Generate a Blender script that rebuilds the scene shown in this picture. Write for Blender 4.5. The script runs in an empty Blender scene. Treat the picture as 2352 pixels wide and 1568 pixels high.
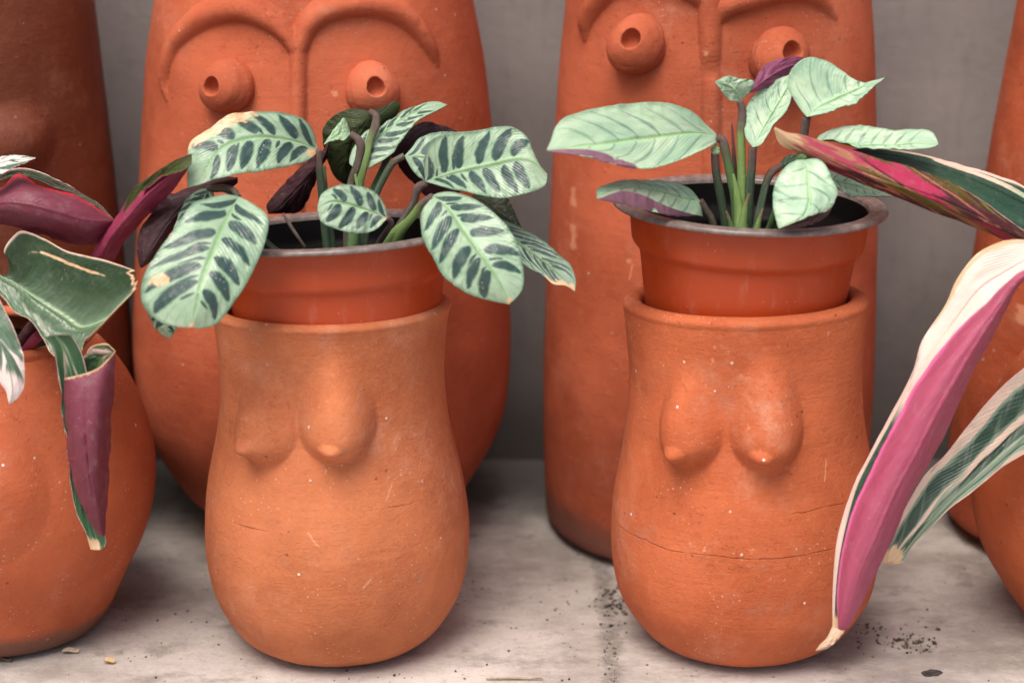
import bpy, math, random
import numpy as np
from mathutils import Vector
random.seed(7); RNG = np.random.default_rng(11)
S = bpy.context.scene; C = S.collection
R = math.radians
# ------------------------------------------------------------------ camera
F = 4717.0; PITCH = R(15.8); H = 0.45
cp, sp = math.cos(PITCH), math.sin(PITCH)
def at(px, py, Y):
    """a point at horizontal distance Y from the lens, seen at this spot of the photo"""
    a = (px-1176)/F; b = (784-py)/F
    d = (a, cp+b*sp, -sp+b*cp)
    t = Y/d[1]
    return Vector((a*t, Y, H+d[2]*t))
def ats(P, Y):
    a = (P[...,0]-1176)/F; b = (784-P[...,1])/F
    dy = cp+b*sp; t = Y/dy
    return np.stack([a*t, Y+0*a, H+(-sp+b*cp)*t], -1)
cd = bpy.data.cameras.new('camera'); cam = bpy.data.objects.new('camera', cd); C.objects.link(cam)
cam.location = (0, 0, H); cam.rotation_euler = (R(90)-PITCH, 0, 0)
cd.sensor_width = 36; cd.lens = F/2352*36; cd.clip_start = .05; cd.clip_end = 100
cd.dof.use_dof = True; cd.dof.focus_distance = 1.03; cd.dof.aperture_fstop = 5.6
S.camera = cam
# ------------------------------------------------------------------ numpy noise
_tab = RNG.random((256,256))
def vnoise(x, y, seed=0):
    x = np.asarray(x, float)+seed*17.3; y = np.asarray(y, float)+seed*9.7
    xi = np.floor(x).astype(int); yi = np.floor(y).astype(int)
    fx = x-xi; fy = y-yi; fx = fx*fx*(3-2*fx); fy = fy*fy*(3-2*fy)
    g = lambda a, b: _tab[a % 256, b % 256]
    return (g(xi,yi)*(1-fx)+g(xi+1,yi)*fx)*(1-fy)+(g(xi,yi+1)*(1-fx)+g(xi+1,yi+1)*fx)*fy
def fbm(x, y, seed=0, n=3):
    s = 0; a = .5; t = 0
    for k in range(n):
        s = s+a*vnoise(x*2**k, y*2**k, seed+k*3.1); t += a; a *= .5
    return s/t
def sst(a, b, x):
    t = np.clip((x-a)/(b-a), 0, 1); return t*t*(3-2*t)
# ------------------------------------------------------------------ scene helpers
def tag(o, label=None, cat=None, group=None, kind=None):
    if label: o['label'] = label
    if cat: o['category'] = cat
    if group: o['group'] = group
    if kind: o['kind'] = kind
    return o
def empty(name, loc, **k):
    o = bpy.data.objects.new(name, None); C.objects.link(o); o.location = loc
    o.empty_display_size = .02
    return tag(o, **k)
def mesh_obj(name, V, Fc, mats, parent=None, smooth=True, cols=None, normals=None, mi=None):
    me = bpy.data.meshes.new(name)
    V = np.asarray(V, float)
    me.from_pydata([tuple(v) for v in V], [], [tuple(int(i) for i in f) for f in Fc])
    for m in (mats if isinstance(mats, (list, tuple)) else [mats]): me.materials.append(m)
    if mi is not None: me.polygons.foreach_set('material_index', mi)
    if smooth: me.polygons.foreach_set('use_smooth', [True]*len(me.polygons))
    if cols:
        for k, c in cols.items():
            at_ = me.color_attributes.new(k, 'FLOAT_COLOR', 'POINT')
            c4 = np.ones((len(V),4)); c4[:,:c.shape[1]] = c
            at_.data.foreach_set('color', c4.ravel())
    me.update()
    if normals is not None: me.normals_split_custom_set_from_vertices([tuple(n) for n in normals])
    o = bpy.data.objects.new(name, me); C.objects.link(o)
    if parent: o.parent = parent
    return o
def resample(P, n):
    """Catmull-Rom through P (k,d), n samples evenly along it"""
    P = np.asarray(P, float)
    if len(P) == 1: return np.repeat(P, n, 0)
    Q = np.vstack([2*P[0]-P[1], P, 2*P[-1]-P[-2]])
    out = []
    for i in range(1, len(Q)-2):
        p0, p1, p2, p3 = Q[i-1:i+3]
        for t in np.linspace(0, 1, 24, endpoint=False):
            out.append(.5*((2*p1)+(-p0+p2)*t+(2*p0-5*p1+4*p2-p3)*t*t+(-p0+3*p1-3*p2+p3)*t**3))
    out.append(P[-1]); out = np.array(out)
    L = np.r_[0, np.cumsum(np.linalg.norm(np.diff(out[:,:2], axis=0), axis=1)+1e-9)]
    s = np.linspace(0, L[-1], n)
    return np.stack([np.interp(s, L, out[:,k]) for k in range(P.shape[1])], 1)
# ------------------------------------------------------------------ materials
def newmat(name):
    m = bpy.data.materials.new(name); m.use_nodes = True
    nt = m.node_tree; nt.nodes.clear()
    out = nt.nodes.new('ShaderNodeOutputMaterial')
    b = nt.nodes.new('ShaderNodeBsdfPrincipled'); nt.links.new(b.outputs[0], out.inputs[0])
    return m, nt, b, out
class G:
    def __init__(s, nt): s.nt = nt; s.N = nt.nodes; s.L = nt.links
    def inp(s, sock, v):
        if hasattr(v, 'is_linked') or isinstance(v, bpy.types.NodeSocket): s.L.new(v, sock)
        elif v is not None:
            try: sock.default_value = v
            except Exception: sock.default_value = (*v, 1)
    def math(s, op, a, b=None, c=None, clamp=False):
        n = s.N.new('ShaderNodeMath'); n.operation = op; n.use_clamp = clamp
        for i, v in enumerate((a, b, c)):
            if v is not None: s.inp(n.inputs[i], v)
        return n.outputs[0]
    def coord(s, kind='Object', scale=(1,1,1), loc=(0,0,0)):
        t = s.N.new('ShaderNodeTexCoord'); m = s.N.new('ShaderNodeMapping')
        s.L.new(t.outputs[kind], m.inputs[0]); m.inputs['Scale'].default_value = scale; m.inputs['Location'].default_value = loc
        return m.outputs[0]
    def noise(s, vec, scale, detail=4, rough=.55, dist=0):
        n = s.N.new('ShaderNodeTexNoise'); s.L.new(vec, n.inputs['Vector'])
        n.inputs['Scale'].default_value = scale; n.inputs['Detail'].default_value = detail
        n.inputs['Roughness'].default_value = rough; n.inputs['Distortion'].default_value = dist
        return n.outputs['Fac']
    def voro(s, vec, scale, out='Distance', feat='F1', rnd=1):
        n = s.N.new('ShaderNodeTexVoronoi'); n.feature = feat; s.L.new(vec, n.inputs['Vector'])
        n.inputs['Scale'].default_value = scale; n.inputs['Randomness'].default_value = rnd
        return n.outputs[out]
    def ramp(s, f, pts):
        n = s.N.new('ShaderNodeMapRange'); n.interpolation_type = 'SMOOTHSTEP'
        s.L.new(f, n.inputs[0])
        n.inputs[1].default_value = pts[0]; n.inputs[2].default_value = pts[1]
        n.inputs[3].default_value = pts[2] if len(pts) > 2 else 0; n.inputs[4].default_value = pts[3] if len(pts) > 2 else 1
        return n.outputs[0]
    def mix(s, f, a, b, mode='MIX'):
        n = s.N.new('ShaderNodeMix'); n.data_type = 'RGBA'; n.blend_type = mode
        s.inp(n.inputs[0], f); s.inp(n.inputs[6], a if not isinstance(a, tuple) else (*a[:3], 1))
        s.inp(n.inputs[7], b if not isinstance(b, tuple) else (*b[:3], 1))
        return n.outputs[2]
    def sep(s, vec):
        n = s.N.new('ShaderNodeSeparateXYZ'); s.L.new(vec, n.inputs[0]); return n.outputs
    def bump(s, h, strength, dist, prev=None):
        n = s.N.new('ShaderNodeBump'); n.inputs['Strength'].default_value = strength; n.inputs['Distance'].default_value = dist
        s.L.new(h, n.inputs['Height'])
        if prev is not None: s.L.new(prev, n.inputs['Normal'])
        return n.outputs[0]
def clay(name, c, seed=0, stain=None, crack=None, rough=.85, speck=1.0, scr=None, lines=1.0, grey=.25, grain=.6):
    m, nt, b, out = newmat(name); g = G(nt)
    v = g.coord(loc=(seed*3.1, seed*1.7, seed*2.3)); v0 = g.coord()
    hz = g.coord(scale=(.25,.25,3.2), loc=(seed, 0, 0))
    big = g.noise(v, 14, 4); med = g.noise(v, 60, 5, .6); fine = g.noise(v, 900, 3, .7); band = g.noise(hz, 60, 4, .6, .3)
    dk = tuple(x*.74 for x in c); lt = (min(1,c[0]*1.15), c[1]*1.36, c[2]*1.5)
    col = g.mix(g.ramp(big, (.32,.7)), dk, lt)
    col = g.mix(g.ramp(med, (.35,.75,0,.35)), col, (c[0]*1.02, c[1]*1.32, c[2]*1.5))
    col = g.mix(g.ramp(band, (.5,.8,0,.16)), col, dk)
    col = g.mix(g.ramp(g.noise(v, 26, 6, .7), (.58,.72,0,grey)), col, (c[0]*.72, c[0]*.40, c[0]*.30))
    col = g.mix(g.ramp(fine, (.35,.7,0,.22)), col, (c[0]*1.05, c[1]*1.6, c[2]*1.9))
    gr1 = g.noise(g.coord(scale=(1,1,1.6), loc=(seed*2,0,1)), 380, 4, .75)
    col = g.mix(g.ramp(gr1, (.50,.72,0,.42*grain)), col, (min(1,c[0]*1.22), c[1]*1.75, c[2]*2.1))
    col = g.mix(g.ramp(gr1, (.46,.30,0,.40*grain)), col, tuple(x*.60 for x in c))
    drag = g.noise(g.coord(scale=(.35,.35,2.4), loc=(0,seed,3)), 170, 4, .7, .4)
    col = g.mix(g.math('MULTIPLY', g.ramp(drag, (.60,.72)), g.ramp(g.noise(v, 30, 2), (.45,.6,0,.5*grain))), col, tuple(x*.62 for x in c))
    bloom = g.math('MULTIPLY', g.ramp(g.noise(v, 18, 5, .7), (.50,.72)), g.ramp(g.noise(v, 120, 4, .7), (.38,.68,.25,1)))
    col = g.mix(g.math('MULTIPLY', bloom, .30*speck+.08), col, (.60,.33,.23))
    # pale lime specks, larger and finer
    d1 = g.voro(v, 95); gate1 = g.ramp(g.noise(v, 30, 2), (.52,.60))
    s1 = g.math('MULTIPLY', g.ramp(d1, (.10,.055)), gate1)
    d2 = g.voro(v, 330); s2 = g.math('MULTIPLY', g.ramp(d2, (.20,.10)), g.ramp(g.noise(v, 38, 4), (.50,.66,0,.75)))
    smudge = g.math('MULTIPLY', g.ramp(g.noise(v, 210, 5, .75), (.60,.72)), g.ramp(g.noise(v, 22, 2), (.5,.62)))
    sp_ = g.math('MAXIMUM', g.math('MULTIPLY', s1, .85*speck), g.math('MULTIPLY', s2, .55*speck))
    col = g.mix(g.math('MULTIPLY', smudge, .5*speck), col, (.72,.36,.2))
    col = g.mix(sp_, col, (.74,.62,.54))
    # small dark pits
    d3 = g.voro(g.coord(loc=(seed+5,2,3)), 120); pit = g.math('MULTIPLY', g.ramp(d3, (.13,.06)), g.ramp(g.noise(v, 44, 2), (.56,.62)))
    col = g.mix(g.math('MULTIPLY', pit, .55), col, (c[0]*.3, c[1]*.3, c[2]*.3))
    xyz = g.sep(v0)
    if scr:
        # a few pale scratches: (x, z, dx, dz, half length)
        for (x, z, dx, dz, hl, hw) in scr:
            L = math.hypot(dx, dz); dx /= L; dz /= L
            ax = g.math('SUBTRACT', xyz[0], x); az = g.math('SUBTRACT', xyz[2], z)
            al = g.math('ADD', g.math('MULTIPLY', ax, dx), g.math('MULTIPLY', az, dz))
            ac = g.math('ADD', g.math('MULTIPLY', ax, -dz), g.math('MULTIPLY', az, dx))
            ac = g.math('ADD', ac, g.math('MULTIPLY', g.math('SUBTRACT', g.noise(v, 260, 2), .5), hw*2.5))
            k = g.math('MULTIPLY', g.ramp(g.math('ABSOLUTE', al), (hl, hl*.8)), g.ramp(g.math('ABSOLUTE', ac), (hw, hw*.4)))
            k = g.math('MULTIPLY', k, g.ramp(xyz[1], (0, -.005)))
            col = g.mix(g.math('MULTIPLY', k, .36), col, (.80,.46,.28))
    if stain:
        z0, z1, sc, amt = stain
        zz = g.math('ADD', xyz[2], g.math('MULTIPLY', g.math('SUBTRACT', g.noise(g.coord(scale=(1,1,.4)), 40, 5, .6), .5), z1-z0))
        zz = g.math('ADD', zz, g.math('MULTIPLY', xyz[0], .05))
        k = g.ramp(zz, (z1, z0, 0, amt))
        col = g.mix(k, col, sc)
    h = g.math('ADD', g.math('MULTIPLY', med, .7), g.math('MULTIPLY', fine, .25))
    h = g.math('ADD', h, g.math('MULTIPLY', g.math('SUBTRACT', s1, pit), .35))
    nb = g.bump(h, .5+.5*grain, .0013)
    nb = g.bump(g.noise(v, 38, 4, .6), .35, .0035, nb)
    nb = g.bump(g.math('ADD', gr1, g.math('MULTIPLY', drag, -.5)), .5*grain, .0010, nb)
    grit = g.ramp(g.noise(v, 330, 4, .8), (.55,.75)); nb = g.bump(g.math('MULTIPLY', grit, g.ramp(g.noise(v, 35, 3), (.42,.62,.15,1))), .55, .0009, nb)
    nb = g.bump(g.noise(g.coord(scale=(.3,.3,5), loc=(seed,1,0)), 45, 5, .6, .2), .20*lines, .0012, nb)
    nb = g.bump(g.noise(v, 22, 2), .35, .003, nb)
    if crack:
        for (zc, amp, sc, x0, x1) in crack:
            zl = g.math('ADD', xyz[2], g.math('MULTIPLY', g.math('SUBTRACT', g.noise(g.coord(scale=(1,1,.15)), sc, 5, .7), .5), amp))
            dz = g.math('ABSOLUTE', g.math('SUBTRACT', zl, zc))
            k = g.math('MULTIPLY', g.ramp(dz, (.0005, .0001)), g.ramp(xyz[1], (.0, -.005)))
            k = g.math('MULTIPLY', k, g.math('MULTIPLY', g.ramp(xyz[0], (x0, x0+.01)), g.ramp(xyz[0], (x1, x1-.01))))
            k = g.math('MULTIPLY', k, g.ramp(g.noise(v, 110, 3), (.38,.6,.08,1)))
            col = g.mix(g.math('MULTIPLY', k, .42), col, (c[0]*.38, c[1]*.33, c[2]*.33))
            nb = g.bump(g.math('MULTIPLY', k, -1), .6, .0015, nb)
    g.L.new(nb, b.inputs['Normal']); g.L.new(col, b.inputs['Base Color'])
    b.inputs['Roughness'].default_value = rough; b.inputs['Specular IOR Level'].default_value = .25
    return m
def leafmat(name, attr, rough=.42, dust=.25, spec=.45, trans=.12):
    m, nt, b, out = newmat(name); g = G(nt)
    a = g.N.new('ShaderNodeAttribute'); a.attribute_name = attr
    v = g.coord()
    du = g.ramp(g.noise(v, 130, 6, .7), (.5,.78,0,dust))
    col = g.mix(du, a.outputs['Color'], (.55,.53,.48))
    d = g.voro(v, 420); sk = g.math('MULTIPLY', g.ramp(d, (.17,.07)), g.ramp(g.noise(v, 75, 3), (.5,.6,0,.8)))
    col = g.mix(g.math('MULTIPLY', sk, min(1, dust*3.2)), col, (.72,.62,.52))
    g.L.new(col, b.inputs['Base Color'])
    g.L.new(g.ramp(g.noise(v, 90, 4), (.3,.8,rough-.07,rough+.25)), b.inputs['Roughness'])
    b.inputs['Specular IOR Level'].default_value = spec
    uv = g.N.new('ShaderNodeUVMap'); uv.uv_map = 'vein'
    sp2 = g.sep(uv.outputs[0])
    w = g.math('SINE', g.math('MULTIPLY', sp2[0], 6.283*34))
    h = g.math('ADD', g.math('MULTIPLY', w, .10), g.noise(v, 160, 5, .65))
    nb = g.bump(h, .55, .0008); nb = g.bump(g.noise(v, 55, 3), .5, .0018, nb)
    g.L.new(nb, b.inputs['Normal'])
    tr = g.N.new('ShaderNodeBsdfTranslucent'); g.L.new(col, tr.inputs[0])
    mx = g.N.new('ShaderNodeMixShader'); mx.inputs[0].default_value = trans
    g.L.new(b.outputs[0], mx.inputs[1]); g.L.new(tr.outputs[0], mx.inputs[2]); g.L.new(mx.outputs[0], out.inputs[0])
    return m
LM_TOP = leafmat('leaf_upper_surface', 'Face', .33, .30, .6)
LM_PALE = leafmat('pale_leaf_upper_surface', 'Face', .34, .14, .55)
LM_UND = leafmat('leaf_lower_surface', 'Under', .5, .08, .35)
LM_SF = leafmat('variegated_leaf_upper_surface', 'Face', .32, .09, .5)
LM_SU = leafmat('variegated_leaf_lower_surface', 'Under', .45, .14, .4, .18)
STEM = leafmat('stem_skin', 'Face', .45, .10, .4, .05)
def plastic(name, col, rough=.33, dirt=1.0):
    m, nt, b, out = newmat(name); g = G(nt); v = g.coord()
    c = g.mix(g.ramp(g.noise(v, 20, 4), (.35,.7,0,.35)), col, tuple(x*1.15 for x in col))
    d = g.voro(v, 260); c = g.mix(g.math('MULTIPLY', g.ramp(d, (.12,.05)), g.ramp(g.noise(v, 40, 3), (.52,.62,0,.6*dirt))), c, (.6,.4,.3))
    c = g.mix(g.ramp(g.noise(g.coord(scale=(1,1,.3)), 120, 5, .7), (.55,.8,0,.14*dirt)), c, (.6,.45,.38))
    g.L.new(c, b.inputs['Base Color']); g.L.new(g.ramp(g.noise(v, 70, 5, .7), (.3,.75,rough-.05,rough+.2)), b.inputs['Roughness'])
    g.L.new(g.bump(g.noise(v, 45, 3), .25, .0006), b.inputs['Normal'])
    b.inputs['Specular IOR Level'].default_value = .45 if dirt > .5 else .08
    return m
PL_OR = plastic('orange_plastic', (.40,.052,.010), .40)
PL_BK = plastic('black_plastic_inside', (.004,.0035,.0035), .5, .04)
def rimmat():
    m, nt, b, out = newmat('worn_brown_rim_plastic'); g = G(nt); v = g.coord()
    c = g.mix(g.ramp(g.noise(v, 180, 6, .7), (.4,.7)), (.13,.098,.088), (.24,.19,.175))
    c = g.mix(g.ramp(g.noise(g.coord(scale=(1,1,4)), 500, 3, .7), (.62,.74,0,.45)), c, (.42,.36,.33))
    g.L.new(c, b.inputs['Base Color']); b.inputs['Roughness'].default_value = .33
    g.L.new(g.bump(g.noise(v, 400, 3), .3, .0005), b.inputs['Normal'])
    return m
PL_RIM = rimmat()
def soilmat():
    m, nt, b, out = newmat('dark_potting_soil'); g = G(nt); v = g.coord()
    c = g.mix(g.ramp(g.noise(v, 300, 4, .7), (.4,.7)), (.004,.003,.002), (.020,.013,.009))
    c = g.mix(g.math('MULTIPLY', g.ramp(g.voro(v, 220), (.22,.1)), g.ramp(g.noise(v, 60, 2), (.56,.64))), c, (.22,.17,.10))
    g.L.new(c, b.inputs['Base Color']); b.inputs['Roughness'].default_value = .95; b.inputs['Specular IOR Level'].default_value = .05
    g.L.new(g.bump(g.noise(v, 260, 5, .7), 1, .003), b.inputs['Normal'])
    return m
SOIL = soilmat()
def plain(name, c, rough=.8, nscale=200, var=.35):
    m, nt, b, out = newmat(name); g = G(nt); v = g.coord()
    col = g.mix(g.ramp(g.noise(v, nscale, 4, .6), (.35,.7)), tuple(x*(1-var) for x in c), tuple(min(1,x*(1+var)) for x in c))
    g.L.new(col, b.inputs['Base Color']); b.inputs['Roughness'].default_value = rough
    g.L.new(g.bump(g.noise(v, nscale*2, 3), .4, .0006), b.inputs['Normal'])
    return m
# ------------------------------------------------------------------ floor and wall
YW = 1.30
def floor_mat():
    m, nt, b, out = newmat('worn_pale_concrete'); g = G(nt); v = g.coord()
    hv = g.coord(scale=(1,1.35,1), loc=(.3,.1,0))
    col = g.mix(g.ramp(g.noise(hv, 8, 8, .72, .1), (.36,.62)), (.36,.318,.288), (.63,.575,.535))
    col = g.mix(g.ramp(g.noise(hv, 22, 8, .75, .1), (.52,.66,0,.62)), col, (.255,.215,.19))
    col = g.mix(g.ramp(g.noise(g.coord(scale=(1,1.6,1)), 70, 6, .75), (.52,.72,0,.5)), col, (.68,.62,.57))
    col = g.mix(g.ramp(g.noise(g.coord(loc=(1,2,0)), 150, 6, .8), (.52,.70,0,.5)), col, (.30,.25,.22))
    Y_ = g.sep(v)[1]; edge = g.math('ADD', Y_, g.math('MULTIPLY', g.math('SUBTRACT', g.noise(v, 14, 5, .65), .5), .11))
    col = g.mix(g.ramp(edge, (1.14,1.26,0,.88)), col, (.085,.072,.064))  # shade behind the pots, painted into the floor colour towards the wall
    col = g.mix(g.ramp(g.noise(hv, 15, 3, .5, .2), (.64,.74,0,.30)), col, (.50,.36,.27))
    col = g.mix(g.math('MULTIPLY', g.ramp(g.noise(v, 420, 4, .75), (.60,.70)), g.ramp(g.noise(hv, 12, 3), (.42,.6,.15,.75))), col, (.16,.13,.115))
    d = g.voro(v, 120); dd = g.math('MULTIPLY', g.ramp(d, (.15,.07)), g.ramp(g.noise(v, 20, 2), (.52,.6)))
    col = g.mix(g.math('MULTIPLY', dd, .6), col, (.10,.085,.06))
    # dirt-filled joint between two slabs, running away from the viewer
    X = g.sep(v)
    xx = g.math('ADD', g.math('SUBTRACT', X[0], .0525), g.math('MULTIPLY', g.math('SUBTRACT', g.noise(v, 45, 5, .7), .5), .022))
    j = g.ramp(g.math('ABSOLUTE', xx), (.0085,.001)); j = g.math('MULTIPLY', j, g.ramp(g.noise(v, 110, 5, .8), (.38,.60)))
    col = g.mix(g.math('MULTIPLY', j, .6), col, (.20,.175,.155))
    g.L.new(col, b.inputs['Base Color']); b.inputs['Roughness'].default_value = .8; b.inputs['Specular IOR Level'].default_value = .3
    nb = g.bump(g.noise(v, 190, 8, .8), .8, .0018)
    nb = g.bump(g.noise(hv, 26, 4), .4, .003, nb); nb = g.bump(g.math('MULTIPLY', j, -1), .6, .003, nb)
    g.L.new(nb, b.inputs['Normal'])
    return m
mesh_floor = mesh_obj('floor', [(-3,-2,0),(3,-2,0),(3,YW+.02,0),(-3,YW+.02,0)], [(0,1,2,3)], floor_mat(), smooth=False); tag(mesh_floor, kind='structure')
def wall_mat():
    m, nt, b, out = newmat('taupe_plaster'); g = G(nt); v = g.coord()
    col = g.mix(g.ramp(g.noise(v, 6, 5, .6), (.35,.7)), (.215,.188,.182), (.295,.262,.252))
    col = g.mix(g.ramp(g.noise(g.coord(scale=(3,1,.6)), 40, 5, .65), (.5,.75,0,.35)), col, (.14,.12,.115))
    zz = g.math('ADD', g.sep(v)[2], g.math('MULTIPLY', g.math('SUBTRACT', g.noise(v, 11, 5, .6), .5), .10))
    col = g.mix(g.ramp(zz, (.13,.0,0,.82)), col, (.07,.058,.054))  # plaster colour darkened low down to stand in for shade from the pots
    g.L.new(col, b.inputs['Base Color']); b.inputs['Roughness'].default_value = .9
    g.L.new(g.bump(g.noise(v, 120, 6, .7), .35, .002), b.inputs['Normal'])
    return m
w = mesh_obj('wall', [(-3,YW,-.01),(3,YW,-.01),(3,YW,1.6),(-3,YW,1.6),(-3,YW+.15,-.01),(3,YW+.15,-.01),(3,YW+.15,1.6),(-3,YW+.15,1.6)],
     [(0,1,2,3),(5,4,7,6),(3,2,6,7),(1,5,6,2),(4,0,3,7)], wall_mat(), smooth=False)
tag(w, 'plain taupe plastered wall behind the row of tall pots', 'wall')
# ------------------------------------------------------------------ pots
def profile_from(sil, Y):
    """(py, half width) pairs of an upright pot whose axis stands at distance Y -> (z, r)"""
    out = []
    for py, hw in sil:
        p = at(1176, py, Y); q = at(1176+hw, py, Y)
        out.append((p.z, abs(q.x-p.x)))
    return out
class Pot:
    def __init__(s, name, cx, cy, Y, sil, base, rim, thick, inner_to, mat, ns=360, nz=300, disp=None, split=None, rimtilt=(0,0), lean=0, **tags):
        s.x0 = at(cx, cy, Y).x; s.Y = Y
        pr = profile_from(sil, Y)                       # top -> down
        pr = list(base)+sorted(pr)                       # base: (z,r) pairs from the ground up
        s.zr = np.array(pr)
        dense = resample(s.zr[:,::-1], nz)               # (r,z)
        dense[:,0] = np.maximum(dense[:,0], 0)
        s.dz, s.dr = dense[:,1], dense[:,0]
        rt, zt = dense[-1]
        lip = [(rt+rim*.15, zt+thick*.25), (rt-thick*.15, zt+thick*.5), (rt-thick*.5, zt+thick*.58), (rt-thick*.85, zt+thick*.45), (rt-thick, zt+thick*.1)]
        zi = np.linspace(zt-.003, inner_to, 60)
        ri = np.interp(zi, s.dz, s.dr)-thick
        prof = [(0, dense[0][1])]+[tuple(d) for d in dense]
        n_out = len(prof)
        prof += resample(np.array([prof[-1]]+lip+[(ri[0], zi[0])]), 16)[1:].tolist()
        n_lip = len(prof)
        prof += [(max(a,.001), z) for a, z in zip(ri[1:], zi[1:])]+[(.0001, inner_to)]
        prof = np.array(prof); n = len(prof)
        th = np.linspace(0, 2*math.pi, ns, endpoint=False)
        TH, RR = np.meshgrid(th, prof[:,0]); ZZ = np.repeat(prof[:,1][:,None], ns, 1)
        # hand-thrown unevenness
        wob = (fbm(np.cos(TH)*1.6+5, np.sin(TH)*1.6+ZZ*14, cx*.01)-.5)*.0022*np.clip(RR/.05, 0, 1)
        RR = RR+wob
        X = RR*np.sin(TH); Yv = -RR*np.cos(TH)
        cls = np.zeros((n, ns), int)
        cls[n_out-6:n_lip+2] = 1
        if disp is not None:
            outer = (np.arange(n) < n_out)[:,None]
            d, dz_, c2 = disp(s, TH, ZZ, RR)
            d = d*outer; dz_ = dz_*outer
            X = X+d*np.sin(TH); Yv = Yv-d*np.cos(TH); ZZ = ZZ+dz_
            cls = np.where(outer & (c2 > 0) & (cls == 0), c2+1, cls)
        wt = sst(dense[-1][1]-.06, dense[-1][1], ZZ); ZZ = ZZ+wt*(rimtilt[1]*np.cos(TH)+rimtilt[0]*np.sin(TH))
        V = np.stack([X, Yv, ZZ], -1)
        # vertex normals on the whole grid
        du = np.roll(V, -1, 1)-np.roll(V, 1, 1)
        dv = np.empty_like(V); dv[1:-1] = V[2:]-V[:-2]; dv[0] = V[1]-V[0]; dv[-1] = V[-1]-V[-2]
        N = np.cross(du, dv); ln = np.linalg.norm(N, axis=-1, keepdims=True)
        N = N/np.maximum(ln, 1e-12); N[0] = (0,0,-1); N[-1] = (0,0,1)
        s.root = empty(name, (s.x0, Y, 0), **tags)
        s.root.rotation_euler = (0, lean, 0)
        names = {0:'body', 1:'rim'}; names.update(split or {})
        Vf = V.reshape(-1,3); Nf = N.reshape(-1,3)
        I, J = np.meshgrid(np.arange(n-1), np.arange(ns), indexing='ij')
        a = I*ns+J; b = I*ns+(J+1) % ns; c = (I+1)*ns+(J+1) % ns; d_ = (I+1)*ns+J
        Q = np.stack([a, b, c, d_], -1).reshape(-1,4); qc = cls[:-1].reshape(-1)
        for k, nm in names.items():
            q = Q[qc == k]
            if not len(q): continue
            u, inv = np.unique(q, return_inverse=True)
            mesh_obj(nm, Vf[u], inv.reshape(-1,4), mat, s.root, normals=Nf[u])
    def r(s, z): return float(np.interp(z, s.dz, s.dr))
    def surf(s, px, py, lift=0):
        """world point and normal on the pot's near side at this spot"""
        Y = s.Y-.08
        for _ in range(40):
            p = at(px, py, Y); r = s.r(p.z)+lift
            t = s.Y-math.sqrt(max(r*r-(p.x-s.x0)**2, 1e-6)); Y = .5*Y+.5*t
        p = at(px, py, Y); n = Vector((p.x-s.x0, Y-s.Y, 0)).normalized()
        return p, n
    def thz(s, px, py, lift=0):
        p, n = s.surf(px, py, lift); return math.atan2(p.x-s.x0, s.Y-p.y), p.z
def teardrop(TH, ZZ, th0, z0, wx, up, lo, A, R0):
    dx = (TH-th0+math.pi) % (2*math.pi)-math.pi
    X = dx*R0/wx; dz = ZZ-z0
    # narrower towards the top
    wid = np.where(dz > 0, 1-.12*np.clip(dz/up, 0, 1), 1.0)
    X = X/wid
    q = np.sqrt(X**2+np.where(dz > 0, dz/up, dz/lo)**2)
    f = np.clip(1-q*q, 0, 1)
    p = 1.38+1.5*sst(.05, .85, dz/up)
    return A*f**p, (q < 1)
def soft_ball(TH, ZZ, th0, z0, w, h, A, R0, p=2.0):
    dx = (TH-th0+math.pi) % (2*math.pi)-math.pi
    q2 = (dx*R0/w)**2+((ZZ-z0)/h)**2
    return A*np.clip(1-q2, 0, 1)**p
def torso(spots):
    """two modelled breasts with nipples: (px,py of centre, width mm, up, low, amp, nipple px, py)"""
    def f(s, TH, ZZ, RR):
        D = np.zeros_like(TH); DZ = np.zeros_like(TH); c = np.zeros(TH.shape, int)
        for k, (px, py, w_, up, lo, A, nx, ny) in enumerate(spots):
            th, z = s.thz(px, py, A)
            d, m = teardrop(TH, ZZ, th, z, w_, up, lo, A, s.r(z))
            D = np.sqrt(D*D+d*d); c = np.where(m & (c == 0), k+1, c)
            DZ = DZ-.30*d
            tn, zn = s.thz(nx, ny, A)
            nb = soft_ball(TH, ZZ, tn, zn+.3*A*.6, .0058, .0060, .0042, s.r(zn), 1.35)
            D = D+nb
        # shallow crease around them
        return D, DZ, c
    return f
CLAY_FL = clay('terracotta_tan', (.53,.143,.055), 1, speck=1.0, rough=.8, crack=[(.083,.004,45,-.052,-.027),(.094,.005,50,.026,.046)],
   scr=[(-.006,.0815,.8,-1,.0050,.0008),(.031,.102,.4,1,.005,.0005),(.02,.058,.5,.6,.0035,.0010)])
CLAY_FR = clay('terracotta_orange', (.51,.108,.038), 2, speck=1.25, rough=.8, lines=1.3,
   crack=[(.0725,.005,26,-.07,.062),(.094,.006,30,.012,.05)], scr=[(.034,.112,.1,1,.006,.0005)])
YF = 1.012
potFL = Pot('small_torso_pot', 775, 1200, YF,
  [(712,272),(740,266),(800,260),(860,257),(920,260),(980,268),(1040,281),(1100,293),(1160,300),(1220,302),(1290,295),(1350,278)],
  [(0,.0305),(.0013,.0400),(.0055,.0485),(.0125,.0557)], .004, .0075, .02, CLAY_FL, ns=420, nz=340,
  disp=torso([(563,1000,.0195,.037,.0195,.0150,556,1028),(777,997,.0205,.040,.0205,.0150,757,1046)]), rimtilt=(.0012,.0034),
  split={2:'breast',3:'breast'},
  label='tan terracotta pot with two modelled breasts, standing front left under the striped-leaf plant', cat='plant pot', group='small torso pots in the front row')
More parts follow.
